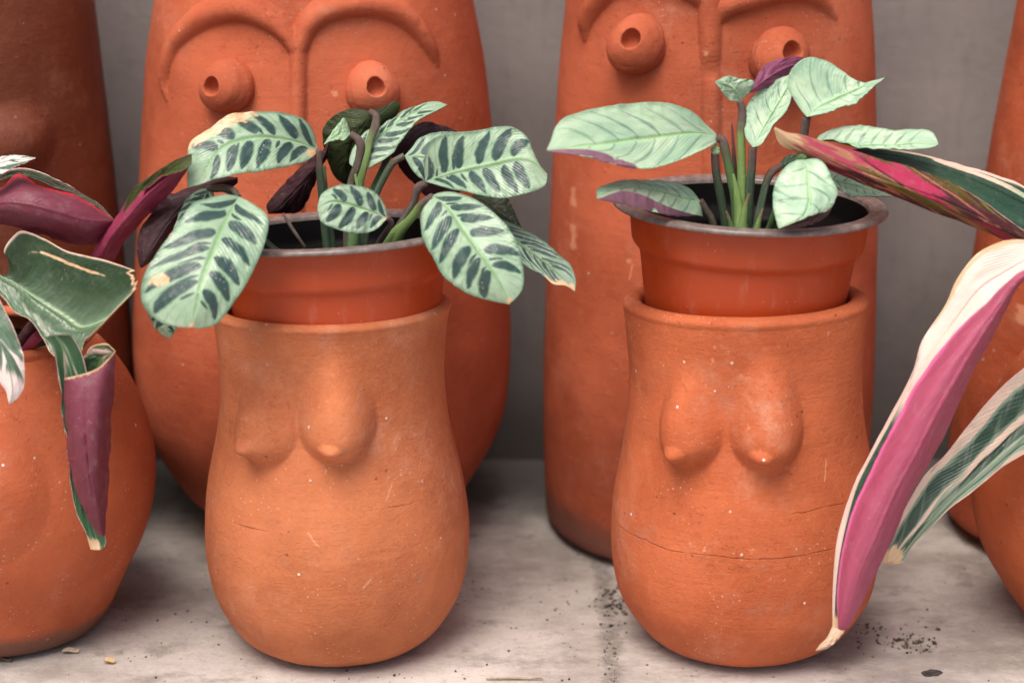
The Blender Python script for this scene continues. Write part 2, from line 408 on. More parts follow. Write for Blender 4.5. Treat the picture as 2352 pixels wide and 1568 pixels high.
potFR = Pot('small_torso_pot', 1717, 1200, YF,
  [(700,277),(730,275),(790,270),(850,266),(910,268),(970,274),(1030,284),(1090,296),(1150,304),(1210,306),(1280,302),(1350,284)],
  [(0,.0305),(.0013,.0400),(.0055,.0490),(.0125,.0562)], .004, .0095, .02, CLAY_FR, ns=420, nz=340,
  disp=torso([(1565,1006,.0182,.039,.0198,.0145,1557,1040),(1793,1012,.0192,.043,.0220,.0152,1766,1060)]), rimtilt=(0,.0034), lean=R(-1.5),
  split={2:'breast',3:'breast'},
  label='orange terracotta pot with modelled breasts and a belly crack, under the pale-leaf plant', cat='plant pot', group='small torso pots in the front row')
def bulge(px, py, w_, h_, A, p=1.3):
    def f(s, TH, ZZ, RR):
        th, z = s.thz(px, py)
        return soft_ball(TH, ZZ, th, z, w_, h_, A, s.r(z), p), 0*TH, np.zeros(TH.shape, int)
    return f
potBL = Pot('round_pot', -18, 1040, 1.03,
  [(778,235),(800,268),(830,292),(880,322),(940,346),(1000,362),(1060,369),(1120,366),(1180,352),(1240,328),(1300,294)],
  [(0,.036),(.0015,.046),(.007,.056)], .002, .008, .02,
  clay('terracotta_round_left', (.45,.092,.034), 3, grain=.35, stain=(.012,.022,(.13,.075,.055),.85), rough=.75), ns=300, nz=200,
  disp=bulge(-60, 1130, .038, .042, .007),
  label='round terracotta pot with a dark stained base, cut by the left edge of the photo', cat='plant pot', group='round pots in the front row')
potBR = Pot('round_pot', 2612, 1160, 1.03,
  [(808,250),(830,285),(880,320),(940,345),(1000,362),(1060,372),(1120,375),(1180,368),(1240,350),(1300,318)],
  [(0,.036),(.0015,.046),(.007,.056)], .002, .008, .02,
  clay('terracotta_round_right', (.44,.088,.028), 4, grain=.35, rough=.75, speck=.6), ns=260, nz=180,
  label='round terracotta pot at the right edge, below the pink and cream leaves', cat='plant pot', group='round pots in the front row')
def reliefs(lines):
    """raised bands of clay: (part number, [(px,py)...], [(half width, height)...])"""
    def f(s, TH, ZZ, RR):
        D = np.zeros_like(TH); c = np.zeros(TH.shape, int)
        for part, pts, wh in lines:
            q = []
            for (px, py) in pts:
                t, z = s.thz(px, py, .002); q.append((t, z))
            q = resample(np.array([(t*s.r(z), z, w_, h_) for (t, z), (w_, h_) in zip(q, wh)]), 90)
            T = (TH+math.pi) % (2*math.pi)-math.pi
            X = T*RR
            m = (np.abs(T) < 1.55) & (ZZ > q[:,1].min()-.02) & (ZZ < q[:,1].max()+.02)
            xs = X[m]; zs = ZZ[m]; best = np.full(xs.shape, 9.); w_ = np.zeros_like(xs); h_ = np.zeros_like(xs)
            for k in range(90):
                d = np.hypot(xs-q[k,0], zs-q[k,1])/max(q[k,2], 1e-4); b = d < best
                best[b] = d[b]; w_[b] = q[k,2]; h_[b] = q[k,3]
            h = h_*(np.clip(1-best**2, 0, 1)**.75*.85+.15*np.exp(-(best/1.4)**2))
            h = h*(.92+.16*fbm(xs*90, zs*90, 5))
            Dm = D[m]; up = h > Dm; Dm = np.where(up, h, Dm); D[m] = Dm
            cm = c[m]; cm[(best < 1.0) & up] = part; c[m] = cm
        return D, 0*TH, c
    return f
BR1 = reliefs([(1, [(376,226),(371,180),(392,105),(440,52),(500,24),(560,20),(625,48),(662,82),(684,118)], [(.002,.001),(.0045,.004),(.0055,.0052),(.0066,.0062),(.0074,.007),(.0074,.007),(.0066,.0066),(.0056,.006),(.0048,.0052)]),
  (1, [(684,118),(704,62),(748,24),(820,8),(895,16),(950,52),(990,105),(1010,146)], [(.0048,.0052),(.0062,.0064),(.0070,.007),(.0074,.007),(.0070,.0066),(.0060,.0058),(.0046,.0045),(.002,.001)]),
  (2, [(684,118),(684,200),(683,300),(681,400),(680,500),(680,560)], [(.0048,.0052),(.0046,.0046),(.0046,.0046),(.0044,.0044),(.0042,.004),(.003,.001)])])
BR2 = reliefs([(1, [(1338,84),(1342,50),(1362,10),(1405,-35),(1470,-60),(1540,-50),(1600,-15),(1626,20)], [(.003,.002),(.0062,.0060),(.0070,.0070),(.0074,.0072),(.0074,.0072),(.0074,.0070),(.0064,.006),(.004,.003)]),
  (1, [(1652,40),(1675,14),(1720,-2),(1800,-22),(1870,-14),(1925,40)], [(.004,.003),(.0062,.0062),(.0068,.0066),(.0068,.0066),(.006,.006),(.002,.001)]),
  (2, [(1629,-20),(1630,60),(1631,120),(1632,165),(1634,215),(1634,340),(1634,420),(1634,500)], [(.0068,.0060),(.0064,.0055),(.0058,.0045),(.0052,.0024),(.0056,.0042),(.0054,.0040),(.0052,.0036),(.005,.002)])])
YB = 1.183
CLAY_B1 = clay('terracotta_face_left', (.44,.086,.035), 5, grain=.25, scr=[(.0186,.279,0,1,.0016,.0018)], rough=.8, speck=.5, grey=.15)
CLAY_B2 = clay('terracotta_face_right', (.44,.088,.036), 6, grain=.25, scr=[(-.0145,.300,0,1,.0016,.0018),(-.083,.213,0,1,.006,.0018),(-.083,.190,0,1,.008,.0018),(-.053,.184,0,1,.0014,.0016),(-.052,.178,.2,1,.005,.0005)], stain=(.012,.03,(.15,.075,.06),.75), rough=.8, speck=.6, grey=.15)
tB1 = Pot('tall_face_pot', 743, 800, YB,
  [(-430,250),(-300,300),(-150,340),(0,363),(130,384),(270,398),(400,408),(600,424),(720,429),(830,426),(930,412),(1000,385),(1060,350),(1110,312)],
  [(0,.040),(.002,.050),(.010,.062)], .003, .009, .02, CLAY_B1, ns=640, nz=520, disp=BR1, split={2:'brow_ridge',3:'nose_ridge'},
  label='tall terracotta pot with arched brows and two bulging eyes, behind the striped-leaf plant', cat='plant pot', group='tall face pots along the wall')
tB2 = Pot('tall_face_pot', 1627, 800, YB,
  [(-430,300),(-300,325),(-150,338),(0,350),(130,361),(270,367),(400,372),(600,376),(720,378),(850,378),(950,376),(1050,371),(1120,366),(1180,356)],
  [(0,.066),(.002,.074),(.009,.081)], .003, .009, .02, CLAY_B2, ns=640, nz=520, disp=BR2, split={2:'brow_ridge',3:'nose_ridge'},
  label='tall straight terracotta pot with two hollow eyes, behind the pale-leaf plant', cat='plant pot', group='tall face pots along the wall')
tB0 = Pot('tall_face_pot', -70, 800, 1.17,
  [(-430,300),(-300,320),(-150,332),(0,340),(130,346),(270,352),(400,357),(600,364),(720,368),(850,370),(950,369),(1050,362),(1120,350)],
  [(0,.060),(.002,.070),(.009,.079)], .003, .009, .02,
  clay('terracotta_painted_shade', (.16,.036,.016), 7, grain=.25, rough=.55, speck=.3), ns=240, nz=200, disp=bulge(38, 325, .026, .022, .008, 1.6),  # clay colour darkened all over in place of shade falling on this pot
  label='tall brownish terracotta pot in shade at the left edge, behind the round pot', cat='plant pot', group='tall face pots along the wall')
tB3 = Pot('tall_face_pot', 2590, 800, 1.17,
  [(-430,260),(-300,282),(-150,300),(0,312),(130,324),(270,338),(400,350),(600,366),(720,374),(850,380),(950,382),(1050,382),(1120,380),(1180,374)],
  [(0,.070),(.002,.077),(.009,.084)], .003, .009, .02,
  clay('terracotta_far_right', (.42,.078,.028), 8, grain=.25, scr=[(-.067,.292,.2,1,.006,.0035),(-.072,.270,.1,1,.005,.0014),(-.078,.150,.1,1,.006,.003)], rough=.8, speck=.9), ns=240, nz=200,
  label='tall terracotta pot at the right edge, behind the pink and cream leaves', cat='plant pot', group='tall face pots along the wall')
def tube(P, rad, nseg=20, flat=None, caps=True):
    """P: (n,3) path, rad: (n,) radii -> verts, faces"""
    P = np.asarray(P, float); n = len(P); T = np.gradient(P, axis=0)
    T /= np.linalg.norm(T, axis=1, keepdims=True)+1e-12
    up = np.array([0,-1,.13]); V = []
    for i in range(n):
        a = np.cross(T[i], up); a /= np.linalg.norm(a)+1e-9; b = np.cross(a, T[i])
        for k in range(nseg):
            t = 2*math.pi*k/nseg
            V.append(P[i]+rad[i]*(math.cos(t)*a+math.sin(t)*b))
    Fc = [(i*nseg+k, i*nseg+(k+1) % nseg, (i+1)*nseg+(k+1) % nseg, (i+1)*nseg+k) for i in range(n-1) for k in range(nseg)]
    if caps:
        V.append(P[0]); V.append(P[-1]); m = len(V)
        Fc += [(m-2, (k+1) % nseg, k) for k in range(nseg)]+[(m-1, (n-1)*nseg+k, (n-1)*nseg+(k+1) % nseg) for k in range(nseg)]
    return np.array(V), Fc
def eye(pot, px, py, r, hx, hy, mat, out=.75):
    """ball of clay pressed on the wall, with a poked pupil"""
    p, n = pot.surf(px, py)
    c = p-Vector(pot.root.location)+n*(r*(out-.55))
    # hole direction: towards the lens side, shifted by where the hole shows
    base = (Vector((0, -cp, sp*1.0))); k = F/1.2
    d = Vector(((hx-px)/k/r, 0, (py-hy)/k/r)); ax = (Vector((0,-1,.22))*math.sqrt(max(.1,1-d.length_squared))+d).normalized()
    a1 = ax.cross(Vector((0,0,1))).normalized(); a2 = ax.cross(a1)
    prof = []
    for t in np.linspace(math.pi, R(23), 46): prof.append((r*math.sin(t), r*math.cos(t)))
    hr = r*math.sin(R(23)); hz = r*math.cos(R(23))
    prof += [(hr*.93, hz+.02*r), (hr*.85, hz-.02*r), (hr*.8, hz-.15*r), (hr*.7, hz-.34*r), (hr*.45, hz-.46*r), (.0001, hz-.48*r)]
    prof = resample(np.array(prof), 80); ns = 48; V = []
    for (q, z) in prof:
        for k_ in range(ns):
            t = 2*math.pi*k_/ns; qq = q*(1+.05*math.sin(2*t+px)+.03*math.sin(3*t)+.10*(float(fbm(t*1.3+9, z*260, px*.01, 3))-.5))
            V.append(c+a1*(qq*math.cos(t))+a2*(qq*math.sin(t))+ax*(z*.95))
    Fc = [(i*ns+k_, (i+1)*ns+k_, (i+1)*ns+(k_+1) % ns, i*ns+(k_+1) % ns) for i in range(len(prof)-1) for k_ in range(ns)]
    return mesh_obj('eye', V, Fc, mat, pot.root)
eye(tB1, 528, 197, .0150, 497, 200, CLAY_B1); eye(tB1, 852, 205, .0150, 864, 201, CLAY_B1)
eye(tB2, 1470, 102, .0163, 1450, 92, CLAY_B2); eye(tB2, 1785, 130, .0163, 1809, 120, CLAY_B2)
# ------------------------------------------------------------------ thin plastic nursery pots
def nursery(px, py, Y, sc, tilt, label):
    z = at(px, py, Y).z; x = at(px, py, Y).x
    root = empty('nursery_pot', (x, Y, z), label=label, cat='nursery pot', group='plastic nursery pots in the torso pots')
    root.rotation_euler = tilt
    m = at(1176, py, Y); k = abs(at(1277, py, Y).x)-abs(at(1177, py, Y).x); k /= 100   # metres per pixel here
    def lathe(name, prof, mat, ns=200, n=None, dent=None):
        pr = resample(np.array(prof, float), n or len(prof)*8); V = []
        for r, zz in pr:
            for j in range(ns):
                t = 2*math.pi*j/ns; rr = r
                if dent: rr = r+dent(t, zz)
                V.append((rr*math.sin(t), -rr*math.cos(t), zz))
        Fc = [(i*ns+j, i*ns+(j+1) % ns, (i+1)*ns+(j+1) % ns, (i+1)*ns+j) for i in range(len(pr)-1) for j in range(ns)]
        return mesh_obj(name, V, Fc, mat, root)
    q = lambda r, z_: (r*k*sc, z_*k*sc)
    dent = (lambda t, zz: -.0014*math.exp(-((((t+math.pi) % (2*math.pi))-math.pi+.1)/.12)**2-((zz+.052)/.008)**2)+.0005*math.sin(3*t+1)) if px < 1000 else (lambda t, zz: .0005*math.sin(2*t+.6))
    lathe('body', [q(150,-420),q(200,-418),q(212,-400),q(224,-300),q(240,-190),q(247,-135),q(252,-112),q(259,-102),q(267,-92),q(270,-84),q(273,-60),q(276,-30),q(279,-9)], PL_OR, dent=dent)
    lathe('rim', [q(279,-10),q(290,-5),q(303,-4),q(313,-7),q(316.5,-4),q(315,2),q(309,6),q(302,6.5),q(294,4.5),q(287,3.5),q(281,4.5),q(274,1),q(271,-8)], PL_RIM)
    lathe('lining', [q(271,-8),q(266,-40),q(262,-60),q(254,-72),q(244,-82),q(238,-92),q(236,-110),q(232,-140),q(228,-190)], PL_BK)
    # soil: a lumpy sheet with crumbs standing on it
    ns = 90; nr = 34; V = [(0,0,-104*k*sc)]; 
    for i in range(1, nr+1):
        r = 236*k*sc*i/nr
        for j in range(ns):
            t = 2*math.pi*j/ns; xx, yy = r*math.sin(t), -r*math.cos(t)
            V.append((xx, yy, (-104*k*sc)+(float(fbm(xx*220+9, yy*220, px*.1, 4))-.5)*.010))
    Fc = [(0, 1+j, 1+(j+1) % ns) for j in range(ns)]+[(1+(i-1)*ns+j, 1+i*ns+j, 1+i*ns+(j+1) % ns, 1+(i-1)*ns+(j+1) % ns) for i in range(1, nr) for j in range(ns)]
    mesh_obj('soil', V, Fc, SOIL, root)
    return root, k
nurFL, kL = nursery(765, 531, YF, 1.0, (R(-4.2), R(-2.8), 0), 'orange plastic nursery pot of the striped-leaf plant, sunk in the tan torso pot')
nurFR, kR = nursery(1722, 467, YF, .995, (R(.3), R(1.4), 0), 'orange plastic nursery pot of the pale-leaf plant, sunk in the cracked torso pot')
def potsoil(pot, z):
    ns = 60; r = pot.r(z)-.0085; V = [(0,0,z)]+[(r*math.sin(2*math.pi*j/ns), -r*math.cos(2*math.pi*j/ns), z) for j in range(ns)]
    mesh_obj('soil', V, [(0, 1+j, 1+(j+1) % ns) for j in range(ns)], SOIL, pot.root)
potsoil(potBL, .150); potsoil(potBR, .140)
# ------------------------------------------------------------------ leaf colours
def c(*a): return np.array(a, float)
def lerp(a, b, t): return a*(1-t[...,None])+b*t[...,None]
PALE = c(.36,.50,.34); MIDG = c(.10,.22,.13); DARK = c(.030,.068,.062)
def striped(seed, n=7, k=.30, pale=PALE, amt=1.0):
    n = max(4, n-2)
    rs = np.random.default_rng(seed)
    bl = []
    for side in (-1, 1):
        for i in range(n):
            u0 = (i+.35+(0 if side < 0 else .35)+rs.uniform(-.12,.12))/(n+.9)*.90
            bl.append((side, u0, .34/n*rs.uniform(.88,1.15), rs.uniform(.05,.10), rs.uniform(.84,.97)))
            if rs.random() < .45: bl.append((side, u0+.5/(n+.9), .10/n, .08, rs.uniform(.36,.55)))
    def f(u, v):
        av = np.abs(v); m = np.zeros_like(u)
        wx = (fbm(u*14, v*6, seed)-.5)*.022
        for side, u0, w_, v0, v1 in bl:
            t = np.clip((av-v0)/(v1-v0), 0, 1)
            cl = u0+k*av**1.5*(1-u0*.5)-.02
            sh = np.clip(1.55*t**.55*(1-t)**.75, 0, 1)
            dd = np.abs(u+wx-cl)/(w_*np.maximum(sh, 1e-3))
            m = np.maximum(m, sst(1.45, .70, dd)*(sh > 0.03)*(np.sign(v) == side))
        base = lerp(pale, MIDG, .16*fbm(u*50-av*9, v*3, seed+1)+.22*sst(.4,.8,fbm(u*3,v*1.5,seed+6)))
        edge = sst(.86, .99, av)
        base = lerp(base, MIDG*.8, edge*.8)
        ln = np.exp(-((((u-k*av**1.5*(1-u*.5))*(n+.9)*2.2) % 1-.5)/.09)**2)
        base = lerp(base, MIDG, ln*.45*sst(.3,.6,av))
        col = lerp(base, MIDG, np.clip(m*2.2, 0, 1)*amt)
        col = lerp(col, DARK, np.clip(m*2.2-.9, 0, 1)*amt)
        col = lerp(col, c(.20,.40,.15), sst(.045,.018,av)*sst(1,.85,u))
        return col
    return f
def paleleaf(seed, n=5, k=.34, side0=1):
    rs = np.random.default_rng(seed); bl = []
    for side in (-1, 1):
        for i in range(n):
            bl.append((side, (i+.45+(.25 if side > 0 else 0)+rs.uniform(-.1,.1))/(n+.6)*.86, rs.uniform(.0050,.0075), rs.uniform(.8,.95), rs.uniform(.55,1)))
    def f(u, v):
        av = np.abs(v); m = np.zeros_like(u)
        for side, u0, w_, v1, a in bl:
            cl = u0+k*np.clip(av,0,1)**1.5*(1-u0*.4)
            ww = w_*(.6+1.3*np.exp(-((av-.42)/.2)**2))
            m = np.maximum(m, sst(1.9,.5,np.abs(u-cl)/ww)*(av < v1)*(np.sign(v) == side)*a)
        base = lerp(c(.47,.62,.43), c(.31,.48,.33), sst(.25,.8,fbm(u*5, v*2, seed)))
        base = lerp(base, c(.38,.60,.34), .5*sst(.55,.8,fbm(u*45-av*12, v*2.5, seed+2)))
        base = lerp(base, c(.16,.31,.20), sst(.84,.98,av)*.55)
        col = lerp(base, c(.08,.17,.13), m*.8)
        col = lerp(col, c(.34,.58,.24), sst(.045,.015,av))
        return col
    return f
def flatcol(a, b, s1=6, s2=3, seed=0, streak=.3, mid=None):
    def f(u, v):
        col = lerp(c(*a), c(*b), .25+.5*fbm((u-.3*np.abs(v))*s1, v*s2*.5, seed))
        if streak: col = lerp(col, c(*a)*.6, streak*.7*sst(.5,.8,fbm((u-.3*np.abs(v))*45, v*1.2, seed+4)))
        if mid: col = lerp(col, c(*mid), sst(.05,.015,np.abs(v)))
        return col
    return f
OLIVE = flatcol((.020,.032,.012), (.055,.075,.020), seed=2, streak=.6, mid=(.09,.11,.03))
DPURP = flatcol((.022,.010,.012), (.075,.022,.030), seed=3)
LILAC = flatcol((.13,.045,.075), (.36,.19,.26), seed=4, streak=.2)
PURP = flatcol((.17,.030,.085), (.30,.085,.16), seed=5, s1=3)
UNDERG = flatcol((.16,.20,.15), (.26,.27,.20), seed=6)
MAG = flatcol((.20,.016,.045), (.36,.050,.115), seed=7, s1=2.5, streak=.15)
MAROON = flatcol((.13,.020,.040), (.26,.060,.095), seed=8, s1=2.5, streak=.2)
PINK = flatcol((.36,.040,.10), (.52,.13,.21), seed=9, s1=2.5, s2=5, streak=.25)
def pinkunder(u, v):
    col = PINK(u, v)
    col = lerp(col, c(.70,.03,.16), sst(.72,.9,v)*sst(.35,.05,u)*.9)
    col = lerp(col, c(.85,.16,.42), sst(.86,.98,v)*.9)
    return col
def varieg(seed, cream=(.72,.52,.44), green=(.030,.085,.045), grey=(.20,.30,.20), th=.5, kk=.35, edge=True, fcream=None):
    def f(u, v):
        av = np.abs(v); s = u-kk*av
        n1 = fbm(s*7+3, np.sign(v)*3+v*.9, seed, 3); n2 = fbm(s*26, v*1.5, seed+5, 3)
        g = lerp(c(*green), c(*green)*1.8, n2)
        col = lerp(g, c(*grey), sst(th-.04, th, n1+.06*n2))
        col = lerp(col, c(*cream), sst(th+.06, th+.085, n1+.08*n2))
        if fcream is not None:
            w_ = fcream(u, v); col = lerp(col, c(*cream)*(.93+.1*n2[...,None]), w_)
        if edge: col = lerp(col, c(.78,.52,.46), sst(.925,.97,av))
        col = lerp(col, c(*grey)*1.3, sst(.05,.015,av)*.8)
        return col
    return f
def pinkvar(u, v):
    rough = .05*(fbm(u*160, v*60, 3, 2)-.5)
    a = fbm(u*3.2+7, v*1.6+u*6, 31, 3)+rough
    base = lerp(c(.070,.014,.020), c(.115,.090,.014), sst(.46,.60,fbm(u*4+3, v*2+u*9, 12, 3)+rough*2))
    base = lerp(base, c(.20,.24,.03), sst(.62,.70,fbm(u*9, v*7+u*20, 17, 3))*sst(.62,.45,u)*.7)
    base = lerp(base, c(.42,.028,.085), sst(.63,.66,a)*sst(.22,.36,u))
    base = lerp(base, c(.45,.15,.09), (sst(.455,.49,a)-sst(.52,.55,a))*sst(.3,.5,u)*.85)
    tip = sst(.75,.83,u+.25*(fbm(u*5, v*3+u*4, 8)-.5))
    base = lerp(base, lerp(c(.42,.030,.095), c(.42,.17,.10), sst(.52,.62,fbm(u*14, v*4+u*6, 9)+rough)), tip*.80)
    return base
def bands(v, u, edges, seed, rag=.10):
    """irregular bands of colour running along the blade: [(v limit, colour), ...]"""
    w = v+rag*(fbm(u*7, v*2+3, seed, 2)-.5)*2+.04*(fbm(u*40, v*8, seed+3)-.5)
    col = lerp(edges[0][1], edges[0][1], 0*u)
    for (lim, cc) in edges[1:]:
        col = lerp(col, cc, sst(lim-.012, lim+.012, w))
    return col
CREAM = c(.74,.54,.42); DG = c(.022,.060,.034); GG = c(.19,.27,.18); WHT = c(.84,.68,.60)
def t3face(u, v):
    col = bands(v, u, [(0,CREAM),(-.74,GG),(-.66,DG),(-.30,GG*.8),(-.24,CREAM),(-.05,DG),(.26,GG*1.15),(.34,GG),(.62,DG*1.4),(.72,GG*1.3),(.88,CREAM)], 71, .11)
    k1 = sst(.50,.56,fbm(u*6-v*1.5, v*3, 75))*sst(.55,.75,u)
    col = lerp(col, GG, k1*.9)
    col = lerp(col, c(.38,.46,.33), sst(.05,.015,np.abs(v-.30))*.8)
    col = lerp(col, c(.55,.62,.50), .14*sst(.5,.7,fbm(u*40-8*v, v*1.3, 76)))
    return lerp(col, c(.80,.50,.44), sst(.95,.985,np.abs(v)))
def t1face(u, v):
    col = bands(v, u, [(0,CREAM),(-.86,DG*1.1),(-.30,DG),(.60,DG*1.3)], 81, .05)
    k1 = np.exp(-((v+.62-.9*(.62-u))/.16)**4)*sst(.30,.38,u)*sst(.78,.70,u)
    n = fbm(u*9, v*7, 83)*.5+k1
    col = lerp(col, lerp(CREAM, GG*1.6, sst(.55,.40,u)), sst(.62,.68,n)*sst(.02,.2,k1))
    col = lerp(col, CREAM, sst(-.74,-.80,v+.05*(fbm(u*20,v,7)-.5))*sst(.45,.55,u))
    return lerp(col, c(.74,.42,.36), sst(.95,.985,np.abs(v)))
def t2face(u, v):
    col = lerp(WHT, WHT*c(.93,.86,.84), fbm((u-.3*v)*12, v*3, 91))
    w = v+.10*(fbm(u*9, v, 92)-.5)*2
    gr = sst(-.35,-.22,w)*sst(.52,.60,u)
    col = lerp(col, DG*1.2, gr)
    col = lerp(col, GG*1.2, sst(.45,.6,w)*sst(.30,.1,u))
    sp_ = sst(.66,.70,fbm(u*22, v*3, 93))*sst(-.7,-.6,v)*sst(.45,.50,u)*sst(.6,.55,u)*(v < .1)
    col = lerp(col, DG*2, sp_*.8)
    return lerp(col, c(.80,.50,.44), sst(.96,.99,np.abs(v)))
DRY = c(.62,.37,.17); DRY2 = c(.80,.58,.38)
# ------------------------------------------------------------------ leaf builder
def leaf(parent, curves, Yb, Yt, face, under=UNDERG, show='top', nu=150, nv=80, dry=(), mats=(None, None), wave=.0009, sag=0, seed=0, vv=None, label=None, edgedry=0, ybend=0, rag=0):
    """curves: list of (v, polyline in photo pixels base->tip, depth offset in metres at the middle, [offset at ends])"""
    vs = np.array([k[0] for k in curves], float)
    U = np.linspace(0, 1, nu); grid = []
    for k in curves:
        P = resample(np.array(k[1], float), nu)
        off = k[2]*np.sin(np.clip(U, 0, 1)*math.pi)**.6 if len(k) < 4 else np.interp(U, np.linspace(0,1,len(k[3])), k[3])
        Yd = Yb+(Yt-Yb)*U+ybend*np.sin(U*math.pi)+off
        grid.append(np.concatenate([P, Yd[:,None]], 1))
    Gd = np.array(grid)                                # (k, nu, 3)
    # interpolate across, Catmull-Rom on the knots
    vq = np.linspace(vs[0], vs[-1], nv); kk = np.arange(len(vs)); t = np.interp(vq, vs, kk)
    Gp = np.concatenate([[2*Gd[0]-Gd[1]], Gd, [2*Gd[-1]-Gd[-2]]]); out = np.empty((nu, nv, 3))
    for j, tt in enumerate(t):
        i = min(int(tt), len(vs)-2); f = tt-i; p0, p1, p2, p3 = Gp[i:i+4]
        out[:,j] = .5*((2*p1)+(-p0+p2)*f+(2*p0-5*p1+4*p2-p3)*f*f+(-p0+3*p1-3*p2+p3)*f**3)
    if rag:
        for j in range(nv):
            n_ = fbm(np.array([vq[j]*7.]), np.array([seed*1.3]), 3, 4)[0]
            ue = U*(1-rag*n_*1)
            out[:,j] = np.stack([np.interp(ue, U, out[:,j,q]) for q in range(3)], 1)
    UU, VV = np.meshgrid(U, vq, indexing='ij')
    W = ats(out[...,:2], out[...,2])
    vn = (VV-vs[0])/(vs[-1]-vs[0])*2-1
    # gentle quilting and a wavy margin
    du = np.gradient(W, axis=0); dv = np.gradient(W, axis=1); N = np.cross(du, dv); N /= np.linalg.norm(N, axis=-1, keepdims=True)+1e-12
    q = wave*((fbm(UU*9-np.abs(vn)*2, vn*2.5, seed+2)-.5)*2+(np.abs(vn)**3)*(fbm(UU*14, np.sign(vn)*3, seed+7)-.5)*3)*np.sin(UU*math.pi)
    q -= .0009*np.exp(-(vn/.05)**2)*np.sin(UU*math.pi)
    W = W+N*q[...,None]
    vpat = VV if vv is None else vv(UU, VV)
    Fa = face(UU, vpat); Un = under(UU, vpat)
    for (du_, dv_, ru, rv) in dry:
        dd = np.sqrt(((UU-du_)/ru)**2+((VV-dv_)/rv)**2)+(fbm(UU*30, VV*12, seed+3)-.5)*.9
        k1 = sst(1.05,.85,dd); tint = DRY+(DRY2-DRY)*fbm(UU*18, VV*7, seed+4)[...,None]
        Fa = Fa*(1-k1[...,None])+tint*k1[...,None]; Un = Un*(1-k1[...,None])+tint*.8*k1[...,None]
    if edgedry:
        k1 = sst(1-edgedry, 1-edgedry*.3, np.maximum(np.abs(vn), 0)+(fbm(UU*22, vn*2, seed+9)-.5)*edgedry*1.6)
        Fa = lerp(Fa, DRY2*.9, k1); Un = lerp(Un, DRY, k1)
    idx = np.arange(nu*nv).reshape(nu, nv)
    Q = np.stack([idx[:-1,:-1], idx[1:,:-1], idx[1:,1:], idx[:-1,1:]], -1).reshape(-1,4)
    # which side looks at the viewer
    nm = np.cross(du, dv)[:, int(nv*.2):int(nv*.6)].reshape(-1,3); view = W[:, int(nv*.2):int(nv*.6)].reshape(-1,3)-np.array([0,0,H])
    facing = (nm*view).sum() < 0
    if facing != (show == 'top'): Q = Q[:, ::-1]
    m0, m1 = mats if mats[0] else (LM_TOP, LM_UND)
    O = np.array(parent.location) if parent else 0
    o = mesh_obj('leaf', W.reshape(-1,3)-O, Q, [m0, m1], parent, cols={'Face':Fa.reshape(-1,3), 'Under':Un.reshape(-1,3)})
    uv = o.data.uv_layers.new(name='vein')
    uvv = np.stack([UU-.33*np.abs(vn), vn], -1).reshape(-1,2)
    li = np.empty(len(o.data.loops), int); o.data.loops.foreach_get('vertex_index', li)
    uv.data.foreach_set('uv', uvv[li].ravel())
    md = o.modifiers.new('thickness', 'SOLIDIFY'); md.thickness = .00035; md.offset = -1; md.material_offset = 1; md.material_offset_rim = 1
    if label: o['label'] = label
    return o
def stem(parent, pts, Ya, Yb_, r0, r1, ca, cb, name='stem', label=None, ym=0, bulb=0):
    """pts top -> down in photo pixels"""
    P = resample(np.array(pts, float), 70); U = np.linspace(0, 1, 70)
    W = ats(P, Ya+(Yb_-Ya)*U+ym*np.sin(U*math.pi))
    rr = r0+(r1-r0)*U; rr = rr*(1+bulb*np.exp(-((U-.12)/.06)**2))
    V, Fc = tube(W, rr, 14); u = np.r_[np.repeat(U, 14), 0, 1]
    t = sst(.06,.28,u+.15*(fbm(u*20, u*0+pts[0][0], 1)-.5))
    col = lerp(c(*ca), c(*cb), t)
    V = V-np.array(parent.location)
    o = mesh_obj(name, V, Fc, STEM, parent, cols={'Face':col})
    o.data.uv_layers.new(name='vein')
    if label: o['label'] = label
    return o
BRN = (.13,.085,.075); BRN2 = (.09,.075,.055); GRN = (.085,.16,.055); LGR = (.19,.31,.09); DGR = (.050,.085,.050)
# ================================================================== striped plant
p = at(800, 560, YF); striped_plant = empty('striped_leaf_plant', (p.x, p.y, p.z-.012), label='houseplant with dark-striped pale green leaves, growing in the left nursery pot', cat='plant', group='potted plants')
A = striped_plant
# dark undersides at the back first
leaf(A, [(-1,[(850,256),(815,250),(777,260),(748,285),(741,318),(752,366),(772,408),(796,424)],.0),(0,[(850,257),(840,280),(820,310),(806,345),(798,385),(796,424)],-.006),(1,[(850,256),(880,246),(909,232),(916,252),(885,300),(850,350),(822,392),(796,424)],.004)],
     1.035, 1.05, striped(1), OLIVE, 'under', label='dark olive underside of a leaf seen from behind', seed=1)
leaf(A, [(-1,[(885,370),(905,345),(925,318),(953,289),(978,279),(1010,287),(1041,298),(1075,330),(1100,400)],.0),(0,[(885,370),(930,350),(975,345),(1020,350),(1060,370),(1100,400)],-.006),(1,[(885,370),(902,352),(923,391),(953,425),(985,450),(1040,450),(1100,400)],.0)],
     1.045, 1.055, striped(2), DPURP, 'under', label='dark purple-brown underside behind the right leaf', seed=2)
leaf(A, [(-1,[(757,322),(741,347),(697,377),(661,413),(628,450),(613,472),(617,489)],0),(0,[(757,322),(740,365),(705,410),(665,452),(640,478),(617,490)],-.006),(1,[(757,322),(750,355),(732,400),(715,440),(690,483),(650,489),(617,490)],0)],
     1.04, 1.05, striped(3), DPURP, 'under', seed=3, label='dark underside of a narrow hanging leaf')
